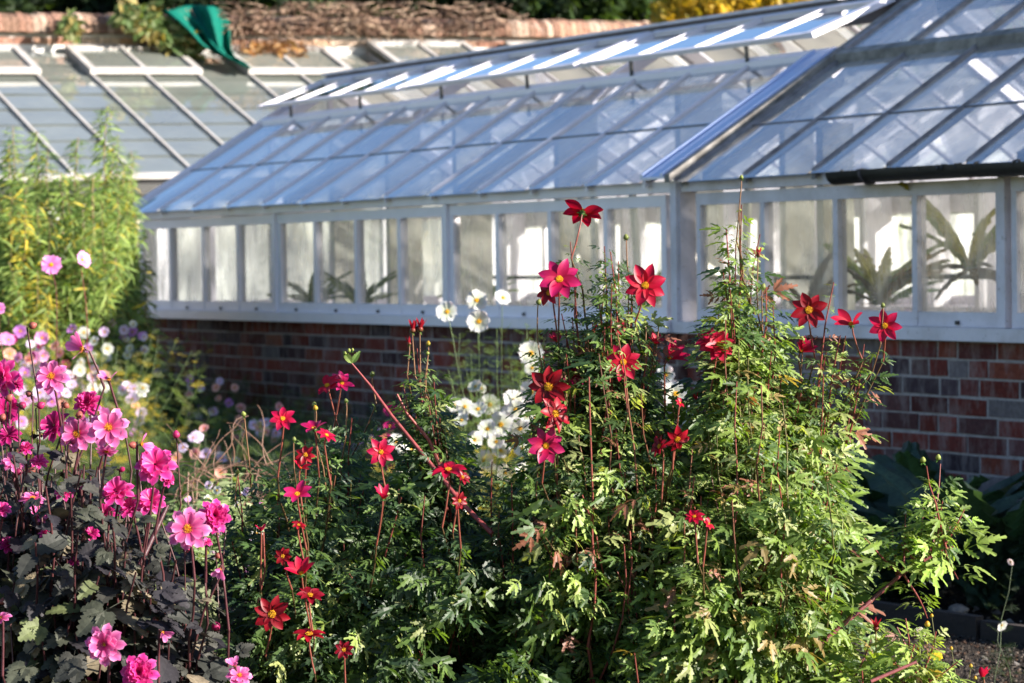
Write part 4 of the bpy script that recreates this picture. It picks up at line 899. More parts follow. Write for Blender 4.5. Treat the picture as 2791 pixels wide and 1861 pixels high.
# thick dark canes low in the pink plants
for label, pts, r_ in (('thick dark purple cane rising left of the lowest pink blooms', [(235, 1568, 5.2), (270, 1440, 5.2), (320, 1300, 5.25), (385, 1160, 5.3)], .010), ('thick dark cane beside the cracked tan leaf at the left edge', [(60, 1568, 5.15), (75, 1420, 5.2), (95, 1250, 5.25)], .009)):
    mb = MB(); mb.tube([np.array([P(*pts[0])[0]-.05, pts[0][2], .02])]+[P(*q) for q in pts], np.linspace(r_*1.1, r_*.45, len(pts)+1), 9, (.06, .022, .028))
    root = thing('cane', label, 'dahlia cane', loc=(P(*pts[0])[0]-.05, pts[0][2], .02), group='dark canes of the pink dahlias'); wpart('stem', mb, 'stem', root, True)
# ------------------------------------------------------------------ cosmos and the border behind
FG = [(.07, .12, .03), (.10, .15, .035), (.05, .09, .025), (.14, .16, .05)]
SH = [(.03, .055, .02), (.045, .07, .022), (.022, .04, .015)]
GOLD = [(.45, .36, .04), (.35, .32, .05), (.5, .38, .04)]
def cosmos_plant(label, b, flowers, nshoot, spread, h, pal, group, fsize=.075, tp=FEA, gap=.05, lsize=.11):
    p = Plant('cosmos', label, 'cosmos', b, 'far_leaf', group=group)
    for (pos, ms, fv, s_) in flowers:
        pos = np.array(pos); put_flower(p.root, ms[R_.randrange(len(ms))], pos, fv, s_)
        p.shoot(pos-np.array(fv)*s_*.2, tp, pal, lsize, gap*1.6, .0022, .0012, .25, .08, stemc=(.08, .12, .04), wig=.01)
    for k in range(nshoot):
        t = p.base+np.array([U(-1, 1)*spread, U(-1, 1)*spread, h*U(.45, 1.0)]); p.shoot(t, tp, pal, lsize, gap, .0025, .001, .1, 0, stemc=(.08, .12, .04))
    p.finish(); return p
def fdir(a=.5): 
    v = np.array([U(-.6, .6), -1, U(-.1, .9)]); return v/np.linalg.norm(v)
wf = lambda lst, Y, ms=COSW, k=1.3: [(P(x, y, Y+U(-.15, .15)), ms, fdir(), s*K/F_*Y*.5*k) for x, y, s in lst]
gp = 'white cosmos in front of the brick wall'
b = P(1130, 1400, 9.6); b[2] = .02
cosmos_plant('tall feathery white cosmos whose top blooms stand against the glasshouse sill', b, wf([(1027, 716, 44), (1095, 690, 46), (1100, 738, 46), (1155, 684, 36), (1125, 930, 48), (1220, 812, 50), (1222, 845, 30), (1092, 888, 30), (1105, 892, 24)], 9.6), 46, .22, 1.05, mixpal((FG, 8), (LIME, 2)), gp)
b = P(1080, 1400, 9.2); b[2] = .02
cosmos_plant('bushy white cosmos with a row of blooms level with the middle brick courses', b, wf([(1042, 932, 34), (1068, 934, 36), (1098, 940, 38), (1150, 975, 52), (1180, 920, 46), (1170, 950, 40), (1185, 940, 40), (945, 1030, 40), (935, 1048, 46), (1112, 1058, 44), (1150, 1035, 40), (1108, 1100, 46), (1128, 1090, 46), (1140, 1015, 34), (960, 1075, 40), (910, 1015, 36), (1060, 965, 30), (1195, 985, 44), (1090, 1010, 36), (1120, 985, 38), (1200, 1030, 38), (1085, 1060, 34), (930, 1090, 36), (1000, 1030, 30), (1160, 1085, 38), (1230, 960, 40), (1200, 1080, 34), (1220, 900, 50), (1210, 955, 34), (1165, 1145, 46)], 9.2), 60, .4, .75, mixpal((FG, 8), (GOLD, 4)), gp)
b = P(1500, 1400, 9.0); b[2] = .02
cosmos_plant('white cosmos glimpsed through the gap right of the tall dahlia', b, wf([(1552, 905, 54), (1530, 860, 40), (1510, 950, 40), (1590, 995, 40), (1600, 930, 34), (1480, 990, 30), (1570, 960, 34), (1340, 960, 30), (1350, 890, 36), (1310, 1010, 34)], 9.0), 40, .4, .75, FG, gp)
b = P(1120, 1500, 7.4); b[2] = .02
cosmos_plant('low white cornflower-like cosmos showing between the red dahlia leaves', b, wf([(1080, 1168, 30), (1075, 1178, 22), (1290, 1060, 24), (1010, 1180, 26), (1145, 1250, 24)], 7.4), 20, .3, .55, FG, gp)
# pale violet scabious heads
for i_, (x, y, Y, lab) in enumerate(((1200, 1225, 6.4, 'small lilac scabious head in the middle of the dahlia leaves'), (1102, 1215, 6.6, 'small lilac scabious head half hidden left of the other'), (590, 1225, 6.8, 'white scabious head left of the dark red dahlias'))):
    p = Plant('scabious', lab, 'scabious', (*P(x, y, Y)[:2], .02), group='scabious heads among the leaves')
    put_flower(p.root, (COSL, COSL, COSW)[i_][0], P(x, y, Y), fdir(), .02); p.shoot(P(x, y, Y)-np.array([0, 0, .01]), FEA, FG, .06, .08, .002, .001, .2, .1, base_jit=0); p.finish()

# left: drift of cosmos beyond the pink dahlias
gl = 'mixed cosmos in the sunny bed at the left'
labs = ['sunlit cosmos with lilac and white blooms below the yellow-green shrubs, at the left edge', 'cosmos with magenta and crimson blooms above the left-edge pink dahlia', 'pale lilac cosmos right above the widest pink dahlia bloom', 'white and lilac cosmos touching the corner of the brick wall', 'cosmos with small blooms behind the row of brown dahlia buds', 'lilac cosmos lower down between the pink dahlia stems', 'low cosmos with whitish blooms at the foot of the yellow-green shrubs']
spec = [((0, 130), (760, 960), 12.8, 20), ((10, 110), (770, 830), 12.0, 14), ((130, 250), (750, 900), 13.0, 26), ((230, 345), (745, 960), 14.5, 26), ((40, 200), (880, 1000), 11.5, 20), ((200, 330), (880, 1020), 12.0, 24), ((60, 330), (740, 800), 14.5, 24)]
for k, (xr, yr, Y, n_) in enumerate(spec):
    b = P(sum(xr)/2, 1200, Y); b[2] = .02; fl = []
    for _ in range(n_):
        x, y = U(*xr), U(*yr); ms = R_.choices([COSL, COSW, COSP, COSM, COSA], [5, 4, 3, 1, 1])[0] if k != 1 else R_.choice([COSM, COSK, COSM, COSA]); Yf = Y+U(-.4, .4)
        fl.append((P(x, y, Yf), ms, fdir(), U(.026, .038)))
    cosmos_plant(labs[k], b, fl, 26, .5, .95, mixpal((FG, 6), (GOLD, 2), (LIME, 2)), gl, gap=.06, lsize=.13)
for i_, (x, y, s_, Y, lab) in enumerate(((118, 608, 50, 9.2, 'tall mauve-pink cosmos with a yellow eye in front of the yellow-green shrub, the left one'), (188, 597, 44, 9.3, 'tall mauve-pink cosmos turned sideways in front of the yellow-green shrub'), (-2, 708, 30, 8.5, 'bright pink cosmos cut by the left edge of the picture'))):
    p = Plant('cosmos', lab, 'cosmos', (*(P(x, y, Y)[:2]+np.array([.1, .1])), .02), 'far_leaf', group='single tall pink cosmos')
    fv = [face(.1, 1, .25), face(.8, .6, .3), face(.2, 1, .1)][i_]
    put_flower(p.root, COSK[i_ % 2], P(x, y, Y), fv, s_*K/F_*Y*.5*1.1); p.shoot(P(x, y, Y)-fv*.01, FEA, FG, .12, .1, .003, .0014, .1, .15, base_jit=0); p.finish()

# shaded bed in front of the wall
gs = 'low mixed flowers in the shade of the wall'
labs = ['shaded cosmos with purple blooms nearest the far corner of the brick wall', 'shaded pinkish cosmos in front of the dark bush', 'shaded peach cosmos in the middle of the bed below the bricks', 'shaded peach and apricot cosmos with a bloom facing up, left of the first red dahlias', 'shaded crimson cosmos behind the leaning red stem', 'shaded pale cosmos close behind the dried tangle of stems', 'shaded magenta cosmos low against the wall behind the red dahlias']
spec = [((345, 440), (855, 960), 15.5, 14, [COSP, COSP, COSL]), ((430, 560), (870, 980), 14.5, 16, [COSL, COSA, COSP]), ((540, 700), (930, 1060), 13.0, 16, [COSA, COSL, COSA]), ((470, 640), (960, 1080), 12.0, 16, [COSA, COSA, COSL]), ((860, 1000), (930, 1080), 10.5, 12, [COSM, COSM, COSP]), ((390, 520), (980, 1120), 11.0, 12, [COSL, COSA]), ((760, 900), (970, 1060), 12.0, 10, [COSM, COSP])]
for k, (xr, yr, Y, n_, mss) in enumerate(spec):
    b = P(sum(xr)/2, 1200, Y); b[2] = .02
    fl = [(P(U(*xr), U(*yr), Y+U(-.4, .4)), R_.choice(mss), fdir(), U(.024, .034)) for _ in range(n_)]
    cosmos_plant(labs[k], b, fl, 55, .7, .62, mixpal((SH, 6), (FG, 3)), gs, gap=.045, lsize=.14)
# dark bush against the wall
b = P(425, 1200, 15.2); b[2] = .02
p = Plant('bush', 'dark narrow evergreen bush against the brick wall near its far corner', 'bush', b, 'far_leaf')
for k in range(60): p.shoot(P(425+U(-38, 38), 830+abs(U(-60, 60))*1.5, 15.2+U(-.15, .15)), NARROW, [(.010, .018, .010), (.014, .022, .012)], .07, .03, .003, .001, .1, stemc=(.02, .02, .015), wig=.01, lean=.8)
p.finish()

# tall yellow-green perennials at the left
tall = [(20, 330, 15.2), (85, 300, 15.8), (140, 395, 14.6), (180, 315, 15.4), (245, 245, 15.0), (215, 400, 14.6), (285, 380, 15.6), (300, 345, 19.3), (60, 430, 14.4), (-60, 420, 15.0), (110, 345, 15.3), (262, 330, 15.5), (30, 290, 16.0)]
tl = ['thin tall perennial at the far left edge with red-tinged stem', 'tall feathery perennial, second from the left edge, tip over the glass', 'yellowing perennial below the second roof bar', 'tall drooping perennial with dark curving tip', 'tallest yellow-green perennial, a straight spire crossing the lean-to roof bars', 'dense yellowing perennial under the tallest spire', 'yellow-leaved perennial beside the glasshouse corner', 'thin spire nearest the glasshouse, tip right of the tallest', 'broad yellow-green perennial with a beige seed head', 'perennial mostly beyond the left edge of the picture', 'slim perennial spire between the second and third at the left', 'slim perennial spire just right of the tallest one', 'faint back perennial spire near the left edge']
yg = mixpal(([(.18, .26, .06), (.22, .29, .075), (.12, .20, .045), (.15, .23, .055)], 14), (GOLD, 1), (GREEN, 6))
for k, (x, y, Y) in enumerate(tall):
    b = P(x+8, 900, Y); b[2] = .02; p = Plant('willowy_perennial', tl[k], 'tall perennial', b, 'far_leaf', group='tall yellow-green perennials by the glasshouse end')
    p.shoot(P(x, y, Y), NARROW, yg, .12, .013, .008, .003, .15, 0, base_jit=.05, stemc=(.25, .17, .08), wig=.02, pair=3, droop=.25, topsize=.5)
    p.shoot(P(x+U(-25, 25), y+U(50, 110), Y+.2), NARROW, yg, .11, .014, .006, .002, .2, 0, base_jit=.1, stemc=(.2, .17, .08), pair=3, droop=.2)
    for q in range(26):
        dx = U(-55, 55); yy = max(y+40, U(370, 470))+R_.random()**1.1*330
        p.shoot(P(min(x+dx, 288+U(0, 14)), yy, Y+U(-.6, .5)), NARROW, mixpal((GOLD, 4), (yg, 2)) if R_.random() < .12 else yg, .09, .026, .005, .002, .12, 0, base_jit=.35, stemc=(.2, .15, .07), pair=3, droop=.35, topsize=.7)
    p.cloud(800, (x-60, min(x+50, 300)), [(-200, 400), (15, 480), (55, 385), (95, 500), (140, 400), (190, 520), (240, 380), (285, 500), (315, 430), (345, 560)], (Y-.6, Y+.5), NARROW, yg, .075, 10, 380, -.3)
    p.finish()

# sunlit pale clary and cornflower patch in the middle left
gcl = 'pale annuals in the sunlit gap'
CL = [(.22, .27, .12), (.28, .33, .18), (.16, .22, .08), (.12, .18, .06)]
cl = ['pale green clary beside the double pink dahlia bloom', 'clary with a dried brown tip standing above the tangle', 'pale clary low in the sunlit gap under the twin pink blooms', 'clary with tiny violet flowers behind the pink bud', 'bright green annual at the bottom of the sunlit gap', 'pale annual left of the dark red blooms', 'pale annual between the dark dahlia leaves and the gap', 'tall annual with white cornflower heads in the gap', 'pale annual behind the widest pink bloom', 'thin annual on the shaded edge of the gap', 'annual at the very back of the sunlit gap', 'leafy annual under the drooping pink petal']
pos = [(525, 1130, 7.6), (520, 1085, 7.8), (460, 1190, 7.4), (575, 1150, 7.8), (500, 1260, 7.0), (560, 1230, 7.2), (400, 1170, 7.8), (600, 1190, 7.5), (340, 1150, 8.2), (620, 1280, 6.8), (450, 1120, 8.4), (540, 1330, 6.6)]
for k, (x, y, Y) in enumerate(pos):
    b = P(x, 1400, Y); b[2] = .02; p = Plant('clary', cl[k], 'garden annual', b, 'far_leaf', group=gcl)
    for q in range(24):
        t_ = P(x+U(-60, 60), y+R_.random()*170, Y+U(-.3, .3)); p.shoot(t_, NARROW+SERR, CL, .055, .02, .0022, .001, .25, 0, stemc=(.15, .18, .08), base_jit=.2, wig=.01, up=.5, pair=3, topsize=.7)
    for q in range(4):
        me = R_.choice([COSW[0], COSL[0], COSL[1], COSP[0]]); t_ = P(x+U(-50, 50), y+U(-5, 140), Y-.1); put_flower(p.root, me, t_, fdir(), U(.009, .016)); p.stems.tube([t_, t_-np.array([0, 0, .15])], .0012, 4, (.12, .15, .06))
    p.finish()
# dried tangle
p = Plant('dried_stems', 'tangle of dry brown curling stems behind the pink dahlias', 'dried stems', (*P(500, 1150, 8.0)[:2], .02), 'far_leaf')
for k in range(55):
    x0, y0 = U(400, 640), U(1060, 1175); q = P(x0, y0, U(7.9, 8.6)); d = np.array([U(-1, 1), U(-.3, .3), U(-.2, .9)]); pts = [q]
    for i_ in range(9): d = d+np.array([U(-.4, .4), U(-.3, .3), U(-.5, .35)]); d /= np.linalg.norm(d); pts.append(pts[-1]+d*.024)
    p.stems.tube(pts, np.linspace(.0020, .0010, 10), 4, (.20, .11, .075))
for k in range(14): p.stems.tube([(p.base[0]+U(-.2, .2), p.base[1]+U(-.1, .2), .02), P(U(420, 620), U(1080, 1170), 8.2)], .0018, 4, (.25, .15, .1))
p.finish()

# undergrowth filling the beds
mb = MB(); ms = []; cs = []
for k in range(15000):
    if k % 3: x = U(-3.4, 1.0); y = U(6.3, 13.5); 
    else: x = U(-4.6, -.2); y = U(9, 18)
    wallx = 8.04-.619*y
    if x > wallx-.25: continue
    if x > .15 and y > 6.7: continue
    h = U(.03, .42); ph = U(0, 6.28)
    ms.append(basis((math.cos(ph), math.sin(ph), U(-.2, .9)), (U(-.4, .4), U(-.4, .4), 1), U(.05, .10), (x, y, h))); cs.append(np.array(R_.choice(SH+FG))*U(.6, 1.2))
mb.inst(SERR[1], ms[::2], cs[::2]); mb.inst(NARROW[0], ms[1::2], cs[1::2])
o = link('undergrowth', mb.mesh('undergrowth', 'far_leaf')); tag(o, 'low mixed leafy growth covering the beds between the flowers', 'undergrowth', kind='stuff')

# cardoons in the shade at the right
def blade(seed, lob=9):
    r = random.Random(seed); V = []; Tt = []; C = []
    for i in range(lob+1):
        t = i/lob; w_ = .125*math.sin(pi*(t*.86+.1))**.7*(1+.5*(i % 2)); z = -.42*t*t
        rf = .018*math.sin(i*1.9+seed)
        V += [(t, -w_, z-.03+rf), (t, -w_*.5, z+.02), (t, 0, z-.01), (t, w_*.5, z+.02), (t, w_, z-.03-rf)]; C += [.8, 1, 1.5, 1, .8]
        if i < lob:
            for j in range(4): a_ = i*5+j; Tt += [(a_, a_+5, a_+6), (a_, a_+6, a_+1)]
    return np.array(V), np.array(Tt), np.repeat(np.array(C)[:, None], 3, 1)
BLD = [blade(i, 15+2*i) for i in range(3)]
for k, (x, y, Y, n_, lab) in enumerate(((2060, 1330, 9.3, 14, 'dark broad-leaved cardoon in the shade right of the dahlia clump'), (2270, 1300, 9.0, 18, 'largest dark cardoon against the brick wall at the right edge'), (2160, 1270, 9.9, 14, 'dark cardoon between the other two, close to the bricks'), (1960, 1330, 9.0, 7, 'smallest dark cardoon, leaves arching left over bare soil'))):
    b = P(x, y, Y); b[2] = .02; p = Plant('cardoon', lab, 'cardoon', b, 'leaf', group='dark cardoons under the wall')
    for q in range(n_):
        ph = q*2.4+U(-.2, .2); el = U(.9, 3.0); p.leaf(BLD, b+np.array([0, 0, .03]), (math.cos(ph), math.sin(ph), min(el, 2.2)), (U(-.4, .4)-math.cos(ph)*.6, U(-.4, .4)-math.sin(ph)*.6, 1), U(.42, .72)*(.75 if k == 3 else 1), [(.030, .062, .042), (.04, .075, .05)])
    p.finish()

# gravel path, edging boards, stones, weeds
q0, q1 = P(1700, 1400, 8.9), P(2500, 1520, 8.2)
def gpt(x, y):
    d = (x*K-1395.5)*Rv+(930.5-y*K)*Uv+F_*Fv; s_ = -(CZ-.03)/d[2]; return np.array([d[0]*s_, d[1]*s_, .03])
A_, B_ = gpt(1700, 1400), gpt(2420, 1508)
dr = (B_-A_)/np.linalg.norm(B_-A_); nrm = np.array([dr[1], -dr[0], 0]); nrm = nrm if nrm[1] < 0 else -nrm
mb = MB(); o_ = A_-dr*1.2; e_ = A_+dr*5
mb.add([(*(o_)[:2], .052), (*(o_+nrm*1.0)[:2], .052), (*(e_+nrm*1.0)[:2], .052), (*(e_)[:2], .052)], [(0, 1, 2, 3)]); struct('path', mb, 'gravel')
mb = MB(); ico = np.array([(1, 0, 0), (-1, 0, 0), (0, 1, 0), (0, -1, 0), (0, 0, 1), (0, 0, -1)], float)*.5; it = np.array([(0, 2, 4), (2, 1, 4), (1, 3, 4), (3, 0, 4), (2, 0, 5), (1, 2, 5), (3, 1, 5), (0, 3, 5)])
ms, cs = [], []
for k in range(15000):
    c = o_+dr*U(0, 4.5)+nrm*U(.0, 1.0); s_ = U(.006, .017); m_ = np.array(Matrix.Rotation(U(0, 6), 4, 'Z') @ Matrix.Rotation(U(0, 1), 4, 'X') @ Matrix.Diagonal((s_*U(.8, 1.6), s_, s_*.7, 1))); m_[:3, 3] = (c[0], c[1], .054+U(0, .004)); ms.append(m_); cs.append(np.array(R_.choice([(.07, .055, .045), (.045, .036, .03), (.14, .115, .095), (.03, .024, .02), (.08, .045, .03)]))*U(.4, .9))
mb.inst((ico, it, np.ones((6, 3))), ms, cs); o = link('gravel', mb.mesh('gravel', 'stone')); tag(o, 'loose brown and grey gravel on the narrow path at the bottom right', 'gravel', kind='stuff')
for k, (s0, s1, lab) in enumerate(((-1.2, 1.15, 'grey timber path edging nearest the dahlia clump'), (1.17, 4.0, 'low sunken timber path edging running off to the right'))):
    c0, c1 = o_+dr*(s0+1.2), o_+dr*(s1+1.2); mb = MB(); mb.bar((c0[0], c0[1], .07-.02*k), (c1[0], c1[1], .06-.02*k), .035, .13)
    root = thing('path_edging', lab, 'edging board', loc=(c0[0], c0[1], 0), group='timber path edging'); wpart('board', mb, 'edging_wood', root)
ms, cs = [], []
for k in range(5200):      # clods and flints over the bare soil
    y = U(6.6, 11.5); x = U(-.2, 3.4)
    if x > 8.04-.619*y-.08: continue
    s_ = U(.006, .022) if k % 9 else U(.02, .05); m_ = np.array(Matrix.Rotation(U(0, 6), 4, 'Z') @ Matrix.Rotation(U(0, 1), 4, 'X') @ Matrix.Diagonal((s_*U(.8, 1.6), s_, s_*.7, 1))); m_[:3, 3] = (x, y, .045); ms.append(m_); cs.append(np.array(R_.choice([(.05, .038, .03), (.07, .055, .045), (.04, .03, .025), (.22, .2, .18)] if s_ < .03 else [(.12, .10, .09), (.2, .18, .16)]))*U(.6, 1.2))
mb = MB(); mb.inst((ico, it, np.ones((6, 3))), ms, cs); o = link('soil_clods', mb.mesh('soil_clods', 'stone')); tag(o, 'dark crumbled soil clods and small flints on the bare bed', 'soil', kind='stuff')
for k, (x, y, s_, lab) in enumerate(((1868, 1392, .07, 'pale flint on the dark soil left of the slanting branch'), (2200, 1420, .06, 'brown flint lying right of the slanting branch'), (2330, 1215, .2, 'big rounded grey boulder under the cardoon at the right edge'), (1850, 1375, .04, 'small pale flint close to the dahlia leaves'))):
    c = gpt(x, y if k != 2 else 1330); mb = MB(); nn = 9; V = []; Fq = []
    for i_ in range(6):
        for j_ in range(nn):
            el = -.6+i_*.43; r_ = s_*.5*(1+U(-.13, .13)); V.append((r_*1.3*math.cos(el)*math.cos(j_*2*pi/nn), r_*math.cos(el)*math.sin(j_*2*pi/nn), r_*.75*math.sin(el)))
    for i_ in range(5):
        for j_ in range(nn): Fq.append((i_*nn+j_, i_*nn+(j_+1) % nn, (i_+1)*nn+(j_+1) % nn, (i_+1)*nn+j_))
    V += [(0, 0, s_*.42)]; Fq += [(5*nn+j_, 5*nn+(j_+1) % nn, 6*nn) for j_ in range(nn)]
    mb.add(V, Fq, (.22, .19, .17)); o = link('stone', mb.mesh('stone', 'stone', True)); o.location = (c[0], c[1], .05+s_*.12); tag(o, lab, 'stone')
# sow thistle and dandelion clock
b = gpt(2230, 1700); b = P(2190, 1600, 5.6); b[2] = .02
p = Plant('sow_thistle', 'lanky weed with orange-yellow buds and one yellow flower at the bottom right', 'weed', b)
for (x, y) in ((2140, 1415), (2185, 1490), (2240, 1558), (2230, 1530), (2160, 1505), (2110, 1490)):
    q = P(x, y, 5.5); p.shoot(q, SERR, LIME, .05, .05, .002, .001, .3, .04, stemc=(.12, .12, .05), base_jit=.06)
    put_flower(p.root, BYR[0], q, (0, 0, 1), .0055, name='bud')
q = P(2148, 1507, 5.45); put_flower(p.root, cosmos((.7, .55, .03), (.6, .4, .02), 50), q, face(.1, .6, .9), .018); p.shoot(q, SERR, LIME, .05, .05, .002, .001, .3, .04)
p.finish()
p = Plant('dandelion', 'dandelion clock, a round white seed head among the low leaves at the bottom right', 'dandelion', (*P(2112, 1560, 5.5)[:2], .02))
q = P(2112, 1453, 5.45); mb = MB()
for k in range(140):
    v = NR.normal(size=3); v /= np.linalg.norm(v); mb.tube([q, q+v*.013], .0004, 3, (.8, .8, .78)); mb.tube([q+v*.012+np.cross(v, (0, 0, 1))*.003, q+v*.0125, q+v*.012-np.cross(v, (0, 0, 1))*.003], .0004, 3, (.85, .85, .83))
wpart('seed_head', mb, 'petal', p.root); p.stems.tube([(*p.base[:2], .02), q], .0018, 5, (.14, .16, .05)); p.finish()
# spent white cosmos blooms at the right
p = Plant('cosmos', 'two drooping white blooms alone in the shade at the right edge', 'cosmos', (*P(2330, 1480, 7.4)[:2], .02), 'far_leaf', group='white cosmos in front of the brick wall')
for (x, y, s_, fv) in ((2300, 1436, 32, (.5, -.8, -.5)), (2322, 1290, 20, (-.7, -.6, -.4))):
    q = P(x, y, 7.4); put_flower(p.root, COSW[1], q, fv, s_*K/F_*7.4*.5); p.shoot(q-np.array(fv)*.01, FEA, SH, .07, .04, .0016, .001, .2, .05, stemc=(.04, .06, .02), wig=.04)
p.finish()
# bumblebee
q = P(651, 966, 5.37)
root = thing('bumblebee', 'bumblebee on the yellow eye of the leftmost red dahlia bloom', 'bee', loc=tuple(q))
mb = MB(); xs_ = np.linspace(-.006, .006, 7); mb.tube([(q[0]+x, q[1]-.004, q[2]+.001*math.sin(x*400)) for x in xs_], [.0012, .0028, .0034, .0032, .0030, .0026, .0012], 8, (.02, .015, .01))
wpart('body', mb, 'stem', root, True)
mb = MB(); mb.add([q+np.array(v) for v in ((0, -.006, .003), (.008, -.008, .006), (.007, -.006, .002))], [(0, 1, 2)], (.5, .5, .5)); mb.add([q+np.array(v) for v in ((0, -.006, .003), (-.006, -.009, .008), (-.003, -.008, .009))], [(0, 1, 2)], (.5, .5, .5)); wpart('wing', mb, 'centre', root)

# ------------------------------------------------------------------ plants inside the glasshouse
def gplant(label, a, n, z, kind, leaves):
    base = gw(a, n, z); root = thing('potted_plant', label, 'potted plant', GM @ T(a, n, z), group='pot plants on the staging')
    mb = MB(); mb.tube([(0, 0, 0), (0, 0, .0), (0, 0, .16), (0, 0, .165), (0, 0, .185)], [.06, .085, .11, .122, .122], 14); mb.tube([(0, 0, .184), (0, 0, .186)], [.118, .001], 14); part('pot', mb, kind, root, True)
    mb = MB(); by = {}
    for (out, s_, c) in leaves: by.setdefault(0, ([], []))[0].append(basis(out, (-out[0]*.5+.05, -out[1]*.5-.4, 1), s_, (U(-.02, .02), U(-.02, .02), .18), .42)); by[0][1].append(c)
    mb.inst(BLD[0], *by[0]); part('foliage', mb, 'leaf', root)
ga_ = [(.12, .2, .04), (.2, .24, .05), (.3, .26, .06), (.2, .10, .05), (.1, .06, .04)]
def rl(n_, s0, s1, el, pal): return [((math.cos(k*2.4), math.sin(k*2.4), U(*el)), U(s0, s1), R_.choice(pal)) for k in range(n_)]
gplant('potted banana with green and yellowing blades in the fourth old pane', -12.25, .36, .85+.2, 'plastic_black', rl(9, .3, .5, (.9, 2.6), ga_[:3])+rl(9, .2, .3, (-.2, .5), ga_[3:]))
gplant('potted plant with withered brown arching leaves in the third old pane', -12.88, .38, .9, 'plastic_black', rl(12, .25, .42, (.6, 2), ga_[2:])+rl(5, .3, .45, (1, 2.5), ga_[:2]))
gplant('potted plant with a lone long leaf by the old corner post', -13.4, .4, .85, 'plastic_black', rl(7, .25, .4, (1, 2), ga_[3:]))
mb = MB()
mb.box(-.16, .16, -.12, .12, 0, .2); 
o = thing('crate', 'upturned crate lifting the potted banana on the staging', 'crate', GM @ T(-12.25, .36, .842)); mb = MB()
for (a_, b_) in ((-.15, -.13), (.13, .15)): mb.box(a_, b_, -.12, .12, 0, .2)
for z_ in (.01, .08, .15): mb.box(-.1295, .1295, -.12, -.108, z_, z_+.045); mb.box(-.1295, .1295, .108, .12, z_, z_+.045)
mb.box(-.15, .15, -.12, .12, .2005, .207); part('slats', mb, 'edging_wood', o)
labs = ['pot plant at the far end behind the first panes', 'pot plant on the rear staging behind the second window', 'leafy pot plant behind the pane left of the second post', 'green pot plant right of the first main post', 'pot plant standing behind the white battens', 'small pot plant on the rear staging past the middle', 'pot plant behind the highest red dahlia', 'pot plant at the near end of the rear staging', 'tall leafy pot plant in the pane left of the third post']
for k, a in enumerate((-19.2, -18.2, -17.2, -17.6, -15.0, -15.8, -15.3, -13.2, -16.4)):
    gplant(labs[k], a, 2.2 if k % 2 == 0 or k > 4 else .37, .842, 'terracotta', rl(14, .18, .36, (.5, 2.2), [(.05, .1, .03), (.09, .15, .04), (.14, .2, .05)]))

# ------------------------------------------------------------------ things on the old wall
LMi = LM.inverted()
def onwall(x, y, off):
    "point in world space on the plane parallel to the old wall, off metres in front of it"
    d = (x*K-1395.5)*Rv+(930.5-y*K)*Uv+F_*Fv; o_ = np.array(LMi @ Vector((0, 0, CZ))); e = np.array(LMi.to_3x3() @ Vector(d)); s_ = (yt-off-o_[1])/e[1]
    return np.array([0, 0, CZ])+d*s_
grid = [[(368, 24), (400, 20), (440, 10), (490, 14), (522, 28)], [(398, 42), (430, 44), (462, 42), (500, 44), (530, 52)], [(428, 66), (452, 68), (478, 70), (506, 76), (528, 84)], [(455, 94), (474, 98), (494, 102), (512, 108), (530, 112)], [(488, 118), (504, 122), (516, 126), (528, 130), (540, 132)], [(528, 136), (540, 140), (550, 142), (560, 144), (566, 146)], [(556, 148), (562, 151), (568, 153), (574, 156), (577, 158)]]
nu, nv = len(grid), 5; up_ = 5; V = []; G0 = np.array(grid, float)
for i in np.linspace(0, nu-1, (nu-1)*up_+1):
    for j in np.linspace(0, nv-1, (nv-1)*up_+1):
        i0, j0 = min(int(i), nu-2), min(int(j), nv-2); fi, fj = i-i0, j-j0
        g_ = G0[i0, j0]*(1-fi)*(1-fj)+G0[i0+1, j0]*fi*(1-fj)+G0[i0, j0+1]*(1-fi)*fj+G0[i0+1, j0+1]*fi*fj
        V.append(onwall(g_[0]+U(-1, 1), g_[1]+U(-1, 1), .17+.13*math.sin(j*2.6+i*.8)*(1 if i < 4.6 else .3)+.07*math.sin(j*5.3)+i*.11))
n_ = (nv-1)*up_+1; m_ = (nu-1)*up_+1
mb = MB(); Fq = [(i*n_+j, (i+1)*n_+j, (i+1)*n_+j+1, i*n_+j+1) for i in range(m_-1) for j in range(n_-1)]; mb.add(V, np.array(Fq), (.004, .16, .115))
root = thing('netting', 'crumpled green garden netting hanging over the old wall on to the lean-to', 'netting', loc=tuple(V[0])); o = wpart('sheet', mb, 'net', root, True)
sm = o.modifiers.new('thickness', 'SOLIDIFY'); sm.thickness = .01
# ivy left of the net, dry vines right of it
p = Plant('ivy', 'pale green ivy trailing over the coping left of the green netting', 'ivy', tuple(onwall(400, 100, .05)), 'far_leaf')
for k in range(620):
    t = R_.random(); x = 285+t*190+U(-22, 22); y = 30+t*95+U(-28, 22) if k % 3 else U(12, 60); x = x if k % 3 else U(285, 360)
    if k % 7 == 0: x, y = U(150, 175), U(35, 85)
    q = onwall(x, y, U(.12, .4)); p.leaf(SERR, q, (U(-1, 1), -U(.1, 1), U(-1, .6)), (U(-.4, .4), -1, U(0, 1)), U(.07, .15), [(.12, .17, .06), (.2, .22, .09), (.08, .13, .04), (.25, .2, .07)])
for k in range(12):
    x = U(290, 440); p.stems.tube([onwall(x, 20, .15), onwall(x+20, 50, .2), onwall(x+45, 90, .2), onwall(x+60, 120, .15)], .006, 4, (.2, .13, .08))
p.finish()
p = Plant('climber', 'leafless tangle of dry vines over the wall right of the green netting', 'climber', tuple(onwall(620, 100, .05)), 'far_leaf')
